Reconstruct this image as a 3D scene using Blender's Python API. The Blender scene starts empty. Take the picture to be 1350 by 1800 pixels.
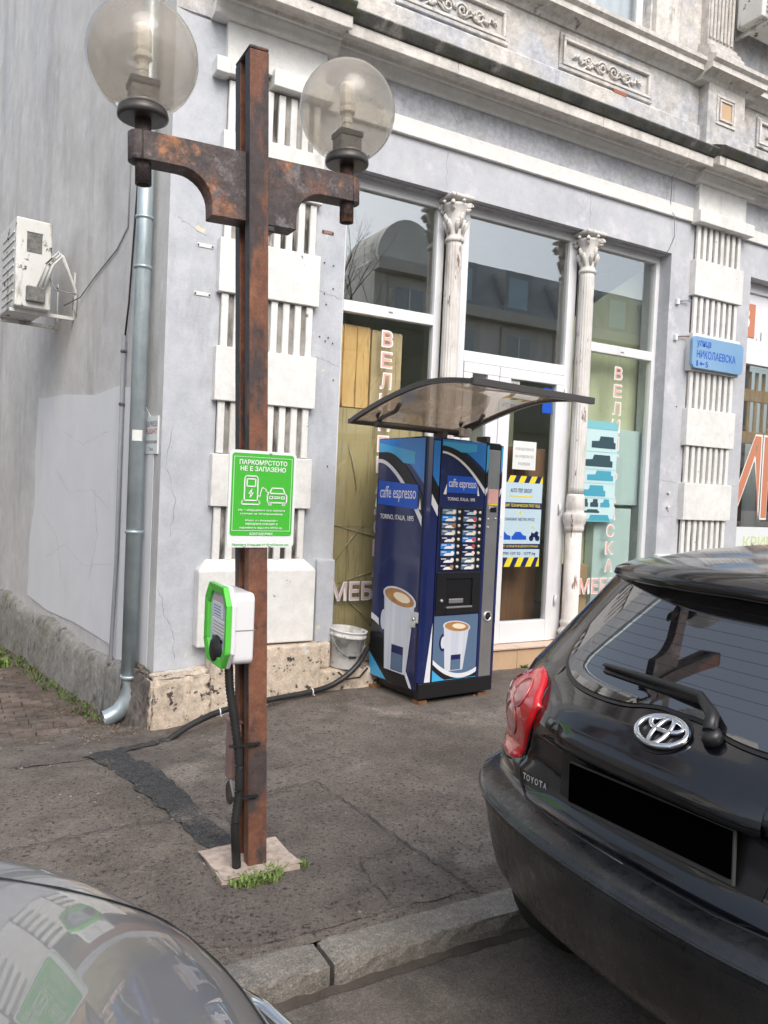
import bpy, bmesh, math, random
from mathutils import Vector, Matrix
random.seed(7)
SC = bpy.context.scene
COL = SC.collection
PI = math.pi
# ------------------------------------------------------------------ camera
CAMP = Vector((0, 0, 1.62)); FPX = 1352.0
YAW, PITCH, ROLL = [math.radians(a) for a in (29.19, -1.733, 2.531)]
def cam_axes():
    f = Vector((math.sin(YAW)*math.cos(PITCH), math.cos(YAW)*math.cos(PITCH), math.sin(PITCH)))
    r = Vector((math.cos(YAW), -math.sin(YAW), 0)); u = r.cross(f)
    c, s = math.cos(ROLL), math.sin(ROLL)
    return c*r + s*u, -s*r + c*u, f
CR, CU, CF = cam_axes()
cd = bpy.data.cameras.new('camera'); cam = bpy.data.objects.new('camera', cd); COL.objects.link(cam)
cam.matrix_world = Matrix(((CR.x, CU.x, -CF.x, CAMP.x), (CR.y, CU.y, -CF.y, CAMP.y), (CR.z, CU.z, -CF.z, CAMP.z), (0, 0, 0, 1)))
cd.sensor_width = 36; cd.lens = FPX/1800*36; cd.clip_start = .05; cd.clip_end = 600
SC.camera = cam
# ------------------------------------------------------------------ sky, sun, exposure
SUN_EL, SUN_AZ = math.radians(44), math.radians(188)     # azimuth clockwise from +Y
wd = bpy.data.worlds.new('World'); SC.world = wd; wd.use_nodes = True
nt = wd.node_tree; nt.nodes.clear()
sky = nt.nodes.new('ShaderNodeTexSky'); sky.sky_type = 'NISHITA'; sky.sun_disc = False
sky.sun_elevation = SUN_EL; sky.sun_rotation = SUN_AZ; sky.air_density = 1.2; sky.dust_density = 4.0; sky.ozone_density = 1.5
hsv = nt.nodes.new('ShaderNodeHueSaturation'); hsv.inputs['Saturation'].default_value = .55; hsv.inputs['Value'].default_value = 1.0
bg = nt.nodes.new('ShaderNodeBackground'); bg.inputs['Strength'].default_value = .15
wo = nt.nodes.new('ShaderNodeOutputWorld')
nt.links.new(sky.outputs[0], hsv.inputs['Color']); nt.links.new(hsv.outputs[0], bg.inputs[0]); nt.links.new(bg.outputs[0], wo.inputs[0])
sl = bpy.data.lights.new('sun', 'SUN'); sl.energy = .7; sl.angle = math.radians(40); sl.color = (1, .96, .9)
so = bpy.data.objects.new('sun', sl); COL.objects.link(so)
sd = Vector((math.sin(SUN_AZ)*math.cos(SUN_EL), math.cos(SUN_AZ)*math.cos(SUN_EL), math.sin(SUN_EL)))
so.rotation_euler = sd.to_track_quat('Z', 'Y').to_euler(); so.location = (0, -5, 20)
SC.view_settings.view_transform = 'Standard'; SC.view_settings.look = 'None'; SC.view_settings.gamma = 1
SC.view_settings.exposure = 0.8
# ------------------------------------------------------------------ materials
MATS = {}
def N(nt, t, **k):
    n = nt.nodes.new(t)
    for a, b in k.items(): setattr(n, a, b)
    return n
def newmat(name):
    m = bpy.data.materials.new(name); m.use_nodes = True; MATS[name] = m
    nt = m.node_tree; p = nt.nodes['Principled BSDF']; return m, nt, p
def rgba(c): return (c[0], c[1], c[2], 1)
def noise(nt, sc, det=5, scale3=(1, 1, 1), rough=.55, off=(0, 0, 0)):
    tc = N(nt, 'ShaderNodeTexCoord'); mp = N(nt, 'ShaderNodeMapping')
    mp.inputs['Scale'].default_value = scale3; mp.inputs['Location'].default_value = off
    nt.links.new(tc.outputs['Object'], mp.inputs['Vector'])
    n = N(nt, 'ShaderNodeTexNoise'); n.inputs['Scale'].default_value = sc; n.inputs['Detail'].default_value = det; n.inputs['Roughness'].default_value = rough
    nt.links.new(mp.outputs[0], n.inputs['Vector']); return n
def ramp(nt, src, stops):
    r = N(nt, 'ShaderNodeValToRGB'); el = r.color_ramp.elements
    while len(el) > 1: el.remove(el[-1])
    el[0].position = stops[0][0]; el[0].color = rgba(stops[0][1]) if not isinstance(stops[0][1], float) else (stops[0][1],)*3+(1,)
    for p, c in stops[1:]:
        e = el.new(p); e.color = (c, c, c, 1) if isinstance(c, float) else rgba(c)
    nt.links.new(src, r.inputs['Fac']); return r
def mix(nt, fac, a, b):
    m = N(nt, 'ShaderNodeMix', data_type='RGBA')
    if isinstance(fac, float): m.inputs[0].default_value = fac
    else: nt.links.new(fac, m.inputs[0])
    for i, c in ((6, a), (7, b)):
        if isinstance(c, tuple): m.inputs[i].default_value = rgba(c)
        else: nt.links.new(c, m.inputs[i])
    return m.outputs[2]
def bump(nt, p, h, strength=.3, dist=.01):
    b = N(nt, 'ShaderNodeBump'); b.inputs['Strength'].default_value = strength; b.inputs['Distance'].default_value = dist
    nt.links.new(h, b.inputs['Height']); nt.links.new(b.outputs[0], p.inputs['Normal'])
def plain(name, c, rough=.5, metal=0., coat=0., spec=None, emit=None):
    m, nt, p = newmat(name); p.inputs['Base Color'].default_value = rgba(c); p.inputs['Roughness'].default_value = rough
    p.inputs['Metallic'].default_value = metal; p.inputs['Coat Weight'].default_value = coat
    if spec is not None: p.inputs['Specular IOR Level'].default_value = spec
    return m
def worn(name, c1, c2, sc=3., rough=.8, bmp=.25, bsc=60., bd=.004, stains=(), metal=0., coat=0., stretch=(1, 1, 1), grain=None):
    """two-tone base; stains = list of (colour, noise scale, lo, hi, stretch3, offset)"""
    m, nt, p = newmat(name)
    n = noise(nt, sc, 8, stretch, .6); r = ramp(nt, n.outputs[0], [(.32, c1), (.68, c2)]); col = r.outputs[0]
    for (sc_c, s2, lo, hi, st, off) in stains:
        n2 = noise(nt, s2, 9, st, .65, off); r2 = ramp(nt, n2.outputs[0], [(.5+(lo-.5)*.62, 0.), (.5+(hi-.5)*.62, 1.)]); col = mix(nt, r2.outputs[0], col, sc_c)
    if grain:
        for gs, lo_, hi_ in grain:
            ng = noise(nt, gs, 3, (1, 1, 1), .6, (11, 3, 7)); rg = ramp(nt, ng.outputs[0], [(.34, lo_), (.66, hi_)])
            mg = N(nt, 'ShaderNodeMix', data_type='RGBA', blend_type='MULTIPLY'); mg.inputs[0].default_value = 1.
            nt.links.new(col, mg.inputs[6]); nt.links.new(rg.outputs[0], mg.inputs[7]); col = mg.outputs[2]
    nt.links.new(col, p.inputs['Base Color']); p.inputs['Roughness'].default_value = rough; p.inputs['Metallic'].default_value = metal
    p.inputs['Coat Weight'].default_value = coat
    if bmp:
        nb = noise(nt, bsc, 4); bump(nt, p, nb.outputs[0], bmp, bd)
    return m
def glassmat(name, tint, ior=1.5, haze=None, rough=0.0):
    m, nt, p = newmat(name); nt.nodes.remove(p)
    out = nt.nodes['Material Output']
    t = N(nt, 'ShaderNodeBsdfTransparent'); t.inputs[0].default_value = rgba(tint)
    g = N(nt, 'ShaderNodeBsdfGlossy'); g.inputs['Roughness'].default_value = rough
    fr = N(nt, 'ShaderNodeFresnel')      # same reflectance from both sides of a thin sheet
    ge = N(nt, 'ShaderNodeNewGeometry'); mi_ = N(nt, 'ShaderNodeMapRange'); mi_.inputs[3].default_value = ior; mi_.inputs[4].default_value = 1/ior
    nt.links.new(ge.outputs['Backfacing'], mi_.inputs[0]); nt.links.new(mi_.outputs[0], fr.inputs['IOR'])
    base = t.outputs[0]
    if haze:
        d = N(nt, 'ShaderNodeBsdfDiffuse'); d.inputs[0].default_value = rgba(haze[0])
        tl = N(nt, 'ShaderNodeBsdfTranslucent'); tl.inputs[0].default_value = rgba(haze[0])
        a = N(nt, 'ShaderNodeAddShader'); nt.links.new(d.outputs[0], a.inputs[0]); nt.links.new(tl.outputs[0], a.inputs[1])
        mh = N(nt, 'ShaderNodeMixShader')
        if haze[2]:
            nz = noise(nt, haze[2], 6); rz = ramp(nt, nz.outputs[0], [(.3, haze[1]*.5), (.75, haze[1]*1.6)]); nt.links.new(rz.outputs[0], mh.inputs[0])
        else: mh.inputs[0].default_value = haze[1]
        nt.links.new(base, mh.inputs[1]); nt.links.new(a.outputs[0], mh.inputs[2]); base = mh.outputs[0]
    mx = N(nt, 'ShaderNodeMixShader'); nt.links.new(fr.outputs[0], mx.inputs[0]); nt.links.new(base, mx.inputs[1]); nt.links.new(g.outputs[0], mx.inputs[2])
    nt.links.new(mx.outputs[0], out.inputs['Surface']); return m

S_H = (1, 1, 1); S_V = (1, 1, .22)
worn('wall_blue', (.43, .452, .497), (.52, .538, .572), 2.2, .85, .25, 40, .004,
     [((.60, .60, .60), 1.3, .55, .75, S_V, (3, 1, 0)), ((.33, .34, .37), 2.6, .64, .95, S_V, (0, 5, 2)), ((.64, .60, .44), 5., .76, .80, S_H, (8, 1, 3))], grain=((9., .93, 1.06), (60., .96, 1.04)))
worn('wall_lilac', (.435, .448, .485), (.515, .527, .558), 2.0, .85, .22, 40, .004,
     [((.36, .36, .39), 2.2, .62, .95, S_V, (1, 5, 2)), ((.60, .60, .64), 3., .6, .8, S_H, (4, 1, 7))], grain=((9., .94, 1.05), (60., .97, 1.03)))
worn('frieze_grey', (.37, .38, .41), (.46, .47, .505), 3., .9, .3, 30, .005, [((.28, .28, .29), 4., .58, .85, S_H, (2, 2, 2)), ((.5, .5, .53), 2.5, .6, .8, S_V, (5, 2, 2))], grain=((16., .84, 1.14), (60., .93, 1.07)))
worn('side_grey', (.53, .525, .515), (.62, .615, .605), 1.6, .9, .3, 35, .005,
     [((.52, .52, .54), .9, .52, .70, S_V, (3, 1, 0)), ((.36, .355, .345), 1.4, .58, .90, S_V, (0, 5, 2)), ((.62, .62, .63), 2.2, .70, .76, (1, 1, .5), (6, 3, 1))], grain=((6., .93, 1.06), (50., .96, 1.04)))
worn('side_patch', (.67, .685, .715), (.72, .73, .755), 2.5, .88, .15, 45, .003, [((.60, .61, .63), 3, .6, .9, S_V, (0, 3, 0))])
worn('trim_white', (.68, .675, .655), (.76, .755, .735), 4., .8, .3, 45, .004,
     [((.50, .485, .46), 3.5, .62, .95, S_V, (2, 0, 1)), ((.14, .13, .12), 9., .78, .84, S_H, (5, 5, 1))], grain=((14., .94, 1.05), (70., .96, 1.04)))
worn('trim_dirty', (.56, .535, .50), (.70, .67, .63), 3., .85, .4, 40, .006,
     [((.42, .39, .355), 4., .54, .9, (1, 1, .25), (2, 0, 1)), ((.12, .105, .095), 6., .70, .84, (1, 1, .3), (5, 5, 1)), ((.26, .18, .15), 7., .76, .84, S_H, (1, 5, 9))], grain=((18., .86, 1.1), (70., .93, 1.06)))
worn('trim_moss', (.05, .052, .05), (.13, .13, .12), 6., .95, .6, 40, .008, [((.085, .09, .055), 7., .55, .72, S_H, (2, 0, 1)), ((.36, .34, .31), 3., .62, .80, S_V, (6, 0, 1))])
worn('attic', (.45, .43, .405), (.58, .55, .515), 2.2, .9, .35, 40, .005,
     [((.44, .45, .485), 1.2, .45, .66, S_H, (3, 1, 0)), ((.56, .46, .36), 2.4, .68, .92, S_H, (0, 5, 2)), ((.24, .235, .22), 3.5, .66, .8, S_V, (7, 3, 1))], grain=((12., .8, 1.18), (60., .9, 1.1)))
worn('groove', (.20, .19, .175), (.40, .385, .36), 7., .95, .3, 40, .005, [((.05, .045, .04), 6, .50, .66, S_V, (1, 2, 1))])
worn('plinth_sand', (.50, .415, .325), (.62, .52, .42), 3.5, .9, .45, 30, .006,
     [((.36, .30, .24), 3., .58, .8, S_V, (2, 0, 1)), ((.06, .05, .045), 13., .63, .68, S_H, (5, 5, 1)), ((.66, .62, .57), 3., .62, .75, S_H, (9, 5, 1))], grain=((20., .82, 1.14), (80., .88, 1.1)))
worn('plinth_dark', (.10, .085, .075), (.20, .17, .15), 3., .95, .5, 25, .01, [((.28, .25, .22), 3., .6, .8, S_H, (2, 0, 1))], grain=((20., .65, 1.4),))
worn('plinth_moss', (.20, .195, .18), (.31, .30, .28), 4., .95, .6, 25, .012, [((.15, .15, .095), 3., .54, .80, S_H, (2, 0, 1)), ((.11, .10, .09), 6., .62, .8, S_H, (5, 2, 1))], grain=((20., .8, 1.2),))
worn('asphalt', (.128, .107, .091), (.188, .160, .138), 1.6, .9, 1., 160, .010,
     [((.105, .088, .076), 1.7, .52, .80, S_H, (2, 0, 1)), ((.27, .235, .20), 1.1, .58, .76, S_H, (5, 4, 1)), ((.04, .035, .03), 45., .58, .70, S_H, (7, 4, 1)), ((.30, .27, .24), 110., .66, .74, S_H, (1, 4, 1))], grain=((170., .70, 1.30), (55., .84, 1.16), (7., .84, 1.16)))
worn('asphalt_dark', (.098, .083, .073), (.145, .124, .109), 2., .88, 1., 140, .010, [((.14, .12, .105), 1.8, .50, .74, S_H, (5, 4, 1)), ((.03, .028, .026), 50., .58, .7, S_H, (3, 4, 1)), ((.24, .23, .21), 80., .72, .78, S_H, (1, 4, 1))], grain=((170., .70, 1.30), (55., .84, 1.16), (7., .84, 1.16)))
worn('asphalt_fresh', (.022, .022, .023), (.045, .044, .045), 30., .7, 1., 90, .014, [((.12, .105, .09), 3.5, .58, .9, S_H, (3, 2, 1))], grain=((110., .3, 2.2), (45., .7, 1.35)))
worn('road', (.115, .098, .083), (.17, .147, .127), 1.2, .85, .9, 130, .007, [((.05, .045, .042), 1.1, .55, .8, S_H, (2, 0, 1)), ((.24, .22, .20), 85., .71, .77, S_H, (1, 4, 1))], grain=((170., .70, 1.30), (55., .84, 1.16), (7., .84, 1.16)))
worn('paver', (.105, .08, .066), (.165, .13, .11), 4., .9, .5, 60, .006, [((.06, .05, .042), 2., .5, .75, S_H, (2, 0, 1)), ((.10, .115, .05), 2.2, .66, .78, S_H, (7, 0, 1))], grain=((120., .7, 1.3), (9., .7, 1.3)))
worn('soil', (.075, .058, .045), (.14, .11, .088), 5., .98, .9, 40, .02, [((.20, .165, .13), 8., .6, .75, S_H, (2, 0, 1))], grain=((60., .6, 1.4),))
worn('gutter_soil_shade', (.045, .037, .031), (.085, .07, .058), 6., .95, .8, 60, .01)
worn('granite', (.145, .132, .115), (.23, .212, .187), 3., .85, .8, 70, .008, [((.14, .13, .12), 3., .56, .78, S_H, (2, 0, 1)), ((.36, .34, .31), 70., .72, .84, S_H, (1, 4, 1))], grain=((150., .66, 1.34), (40., .82, 1.18)))
worn('slab_concrete', (.36, .29, .245), (.48, .40, .345), 4., .9, .5, 40, .006, [((.24, .19, .16), 5., .56, .75, S_H, (2, 0, 1))], grain=((30., .8, 1.2),))
worn('rust', (.14, .058, .035), (.21, .086, .048), 6., .75, .5, 50, .004,
     [((.055, .042, .042), 4.5, .50, .62, (1, 1, .35), (2, 0, 1)), ((.26, .11, .055), 9., .68, .9, (1, 1, .3), (5, 5, 1)), ((.075, .04, .03), 12., .62, .8, S_H, (4, 8, 1))], grain=((28., .78, 1.18), (110., .88, 1.12)))
worn('rust_dark', (.045, .036, .038), (.075, .055, .052), 5., .62, .5, 50, .004,
     [((.17, .075, .045), 3.2, .54, .78, (1, 1, .8), (2, 3, 1)), ((.32, .14, .065), 6., .62, .78, S_H, (5, 5, 1)), ((.12, .105, .11), 14., .58, .70, S_H, (8, 5, 1))], grain=((30., .7, 1.35), (120., .82, 1.2)))
m, nt_, p_ = newmat('post_flank')      # near-black sides, rusted through near the foot and in blisters
_n = noise(nt_, 5, 8, (1, 1, .35), .65); _t = N(nt_, 'ShaderNodeTexCoord'); _s = N(nt_, 'ShaderNodeSeparateXYZ'); nt_.links.new(_t.outputs['Object'], _s.inputs[0])
_m = N(nt_, 'ShaderNodeMath', operation='MULTIPLY_ADD'); nt_.links.new(_s.outputs[2], _m.inputs[0]); _m.inputs[1].default_value = -.16; nt_.links.new(_n.outputs[0], _m.inputs[2])
_r = ramp(nt_, _m.outputs[0], [(.24, 0.), (.34, 1.)]); _n2 = noise(nt_, 20, 6); _r2 = ramp(nt_, _n2.outputs[0], [(.35, (.11, .05, .03)), (.65, (.20, .085, .045))]); _r3 = ramp(nt_, _n2.outputs[0], [(.35, (.022, .023, .028)), (.65, (.05, .048, .052))])
nt_.links.new(mix(nt_, _r.outputs[0], _r3.outputs[0], _r2.outputs[0]), p_.inputs['Base Color']); p_.inputs['Roughness'].default_value = .6; bump(nt_, p_, _n2.outputs[0], .3, .004)
worn('steel_black', (.020, .021, .025), (.045, .043, .046), 4., .5, .2, 40, .003, [((.14, .06, .035), 4., .66, .8, (1, 1, .3), (2, 3, 1))])
worn('box_rust', (.20, .125, .11), (.29, .19, .17), 6., .8, .4, 40, .004, [((.12, .055, .035), 6., .55, .7, S_H, (2, 0, 1))])
worn('galv', (.36, .43, .46), (.50, .57, .60), 5., .35, .1, 30, .002, [((.26, .32, .34), 4., .55, .75, S_V, (2, 0, 1))], metal=.45)
worn('upvc', (.72, .73, .755), (.78, .79, .81), 2., .35, .05, 30, .002, [((.62, .62, .63), 3., .62, .85, S_V, (1, 0, 0))])
worn('ac_white', (.60, .60, .575), (.70, .70, .68), 4., .6, .1, 40, .003, [((.30, .29, .25), 5., .60, .72, S_V, (2, 0, 1)), ((.05, .055, .04), 9., .66, .72, S_H, (5, 5, 1))])
worn('ac_dark', (.10, .10, .10), (.22, .22, .21), 25., .9, .5, 60, .005)
worn('column_paint', (.60, .575, .545), (.72, .70, .675), 5., .75, .3, 40, .004, [((.42, .37, .33), 5., .56, .78, S_V, (2, 0, 1)), ((.20, .13, .10), 14., .67, .73, S_V, (5, 5, 1))])
worn('bucket_white', (.56, .555, .54), (.68, .675, .66), 6., .6, .15, 40, .003, [((.34, .33, .31), 6., .58, .75, S_H, (2, 0, 1)), ((.15, .14, .13), 22., .68, .74, S_H, (2, 6, 1))])
worn('tile_sand', (.50, .335, .205), (.58, .40, .255), 3., .5, .1, 40, .002, [((.42, .28, .18), 4., .6, .8, S_H, (2, 0, 1))])
worn('tile_top', (.56, .42, .33), (.64, .50, .40), 3., .5, .1, 40, .002)
worn('pine', (.78, .45, .17), (.88, .57, .25), 3., .5, .1, 30, .002, [((.36, .18, .07), 3., .58, .72, (6, 6, .5), (2, 0, 1)), ((.12, .05, .02), 6., .74, .77, (1, 1, .7), (5, 5, 1))])
worn('pine_pale', (.56, .40, .22), (.66, .50, .30), 3., .5, .1, 30, .002, [((.40, .26, .13), 3., .58, .72, (6, 6, .4), (2, 0, 1))])
worn('cardboard', (.50, .385, .20), (.57, .45, .25), 1.5, .75, .1, 30, .002, [((.30, .225, .115), 5., .55, .8, (8, 1, .5), (2, 0, 1))])
worn('carton', (.42, .27, .14), (.48, .32, .175), 2., .8, .05, 30, .002)
worn('film', (.45, .40, .26), (.60, .55, .40), 6., .15, .3, 12, .01)
worn('paper', (.66, .68, .66), (.74, .76, .74), 3., .7, 0)
worn('dark_wood', (.16, .075, .035), (.26, .13, .06), 2., .6, .1, 30, .002, stretch=(8, 8, .6))
worn('olive_wall', (.58, .59, .40), (.66, .67, .47), 2., .85, 0)
worn('shop_floor', (.20, .16, .13), (.26, .21, .17), 2., .6, 0)
worn('opposite_wall', (.68, .665, .62), (.78, .76, .71), 1.5, .9, .2, 20, .006, [((.44, .425, .39), 1.2, .55, .8, S_V, (2, 0, 1))])
worn('opposite_trim', (.55, .53, .48), (.62, .60, .55), 2., .9, 0)
worn('slate', (.32, .33, .34), (.42, .43, .44), 3., .7, .3, 20, .006)
worn('bark', (.06, .048, .038), (.11, .09, .07), 8., .95, .6, 30, .01)
worn('grass_green', (.085, .15, .03), (.22, .29, .085), 30., .7, 0)
worn('weed_green', (.05, .085, .025), (.13, .18, .05), 20., .8, 0)
worn('hose_black', (.012, .012, .013), (.03, .03, .03), 8., .45, .2, 30, .003)
plain('black_rubber', (.012, .012, .012), .6)
plain('black_gloss', (.010, .010, .012), .25)
plain('tie_white', (.75, .75, .73), .5)
plain('red_brick', (.34, .13, .08), .9)
plain('void', (.012, .012, .012), .9)
# signs and print
plain('sign_green', (.055, .43, .035), .4)
plain('print_white', (.80, .80, .80), .45)
plain('sign_white', (.72, .75, .76), .4)
plain('charger_green', (.10, .56, .06), .35)
plain('charger_white', (.74, .74, .76), .3)
plain('charger_panel', (.52, .57, .66), .3)
plain('print_blue', (.012, .09, .52), .35)
plain('print_navy', (.010, .016, .085), .4)
plain('print_yellow', (.75, .62, .03), .5)
plain('print_pink', (.72, .40, .36), .5)
plain('print_lilac', (.64, .50, .54), .5)
plain('print_orange', (.55, .22, .125), .5)
plain('print_grey', (.25, .26, .28), .6)
plain('print_red', (.55, .06, .06), .5)
plain('poster_teal', (.20, .50, .56), .5)
plain('poster_pale', (.52, .70, .72), .5)
plain('poster_ltblue', (.46, .60, .68), .5)
plain('sofa_dark', (.03, .07, .09), .6)
plain('sofa_teal', (.06, .33, .45), .6)
plain('cabinet_pale', (.60, .73, .73), .4)
plain('lime_pale', (.58, .66, .32), .5)
m, nt_, p_ = newmat('street_blue')
r_ = ramp(nt_, noise(nt_, .6, 2).outputs[0], [(.35, (.13, .29, .52)), (.65, (.28, .44, .61))]); nt_.links.new(r_.outputs[0], p_.inputs['Base Color']); p_.inputs['Roughness'].default_value = .35
# vending machine
worn('vend_navy', (.009, .016, .076), (.016, .026, .115), 2., .2, .04, 8, .01, [((.03, .045, .14), 3., .6, .85, S_H, (2, 0, 1))], coat=.4)
plain('vend_blue', (.03, .22, .65), .25, coat=.3)
plain('vend_cyan', (.06, .40, .72), .25, coat=.3)
plain('vend_black', (.012, .012, .014), .3)
plain('vend_white', (.72, .73, .76), .3)
worn('cup_white', (.50, .53, .62), (.68, .70, .76), 3., .3, 0, stretch=(5, 5, .2))
worn('coffee', (.30, .12, .035), (.50, .27, .10), 9., .4, 0)
plain('crema', (.80, .69, .52), .4)
worn('vend_steel', (.48, .48, .48), (.62, .62, .62), 2., .28, .1, 20, .003, [((.62, .62, .62), 3., .6, .8, (6, 6, .3), (2, 0, 1))], metal=.85)
plain('vend_pic', (.10, .16, .26), .3)
plain('button_cream', (.66, .64, .56), .3)
plain('canopy_frame', (.085, .08, .078), .4, .3)
glassmat('canopy_sheet', (.66, .60, .53), 1.5, ((.52, .46, .40), .22, 3.))
glassmat('globe_glass', (.70, .68, .645), 1.5, ((.52, .48, .42), .24, 2.5))
glassmat('window_glass', (.92, .95, .935), 3.4)
glassmat('window_glass_clear', (.93, .955, .94), 1.6)
glassmat('pane_dark', (.45, .50, .52), 1.6)
plain('bulb', (.78, .74, .66), .4)
worn('lampbox', (.12, .115, .11), (.26, .25, .24), 30., .6, .2, 60, .003)
plain('chrome', (.72, .74, .77), .12, 1.)
plain('chrome_satin', (.60, .61, .63), .3, .6)
plain('badge', (.62, .63, .64), .3, .35)
plain('lamp_red', (.55, .010, .016), .08, coat=1.)
plain('lamp_red_pale', (.50, .17, .17), .15, coat=1.)
plain('car_plate', (.0012, .0012, .0012), .9, spec=0.)
plain('plate_frame', (.06, .06, .058), .6)
m, nt_, p_ = newmat('car_black')
n_ = noise(nt_, 2.2, 9, (1, 1, .35), .68); r_ = ramp(nt_, n_.outputs[0], [(.48, (.0025, .003, .0046)), (.74, (.007, .0078, .0098))])
tcg = N(nt_, 'ShaderNodeTexCoord'); sx = N(nt_, 'ShaderNodeSeparateXYZ'); nt_.links.new(tcg.outputs['Object'], sx.inputs[0])
mr = N(nt_, 'ShaderNodeMapRange'); mr.inputs[1].default_value = .62; mr.inputs[2].default_value = .25; nt_.links.new(sx.outputs[2], mr.inputs[0])
n2_ = noise(nt_, 7, 9, (1, 1, .22), .7); r2_ = ramp(nt_, n2_.outputs[0], [(.45, 0.), (.72, 1.)])
mm = N(nt_, 'ShaderNodeMath', operation='MULTIPLY'); nt_.links.new(mr.outputs[0], mm.inputs[0]); nt_.links.new(r2_.outputs[0], mm.inputs[1])
c_ = mix(nt_, mm.outputs[0], r_.outputs[0], (.060, .062, .060)); nt_.links.new(c_, p_.inputs['Base Color'])
r3_ = ramp(nt_, n_.outputs[0], [(.42, .08), (.70, .34)]); mr2 = N(nt_, 'ShaderNodeMath', operation='MULTIPLY_ADD'); nt_.links.new(mr.outputs[0], mr2.inputs[0]); mr2.inputs[1].default_value = .35; nt_.links.new(r3_.outputs[0], mr2.inputs[2]); nt_.links.new(mr2.outputs[0], p_.inputs['Roughness']); p_.inputs['Coat Weight'].default_value = .6; p_.inputs['Coat Roughness'].default_value = .06
m, nt_, p_ = newmat('bumper_black')     # dusty, scuffed
_n = noise(nt_, 5, 9, (1, 1, .25), .7); _r = ramp(nt_, _n.outputs[0], [(.42, (.005, .006, .0075)), (.62, (.013, .015, .0175)), (.78, (.035, .038, .040))]); nt_.links.new(_r.outputs[0], p_.inputs['Base Color'])
_n2 = noise(nt_, 40, 6, (1, 1, .4)); _q = ramp(nt_, _n2.outputs[0], [(.35, .22), (.65, .42)]); nt_.links.new(_q.outputs[0], p_.inputs['Roughness']); p_.inputs['Coat Weight'].default_value = .35; p_.inputs['Coat Roughness'].default_value = .10
plain('car_glass', (.006, .007, .009), .02, coat=.6, spec=1.)
MATS['car_glass'].node_tree.nodes['Principled BSDF'].inputs['IOR'].default_value = 1.9
plain('car_trim', (.010, .010, .011), .35)
plain('wiper_black', (.016, .016, .017), .4)
plain('heat_wire', (.05, .03, .02), .5)
m, nt_, p_ = newmat('car_grey')
n_ = noise(nt_, 3, 8); r_ = ramp(nt_, n_.outputs[0], [(.3, (.195, .197, .202)), (.7, (.235, .237, .242))]); nt_.links.new(r_.outputs[0], p_.inputs['Base Color'])
p_.inputs['Metallic'].default_value = .15; p_.inputs['Roughness'].default_value = .35; p_.inputs['Coat Weight'].default_value = 1.; p_.inputs['Coat Roughness'].default_value = .012
p_.inputs['Coat IOR'].default_value = 1.85
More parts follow.
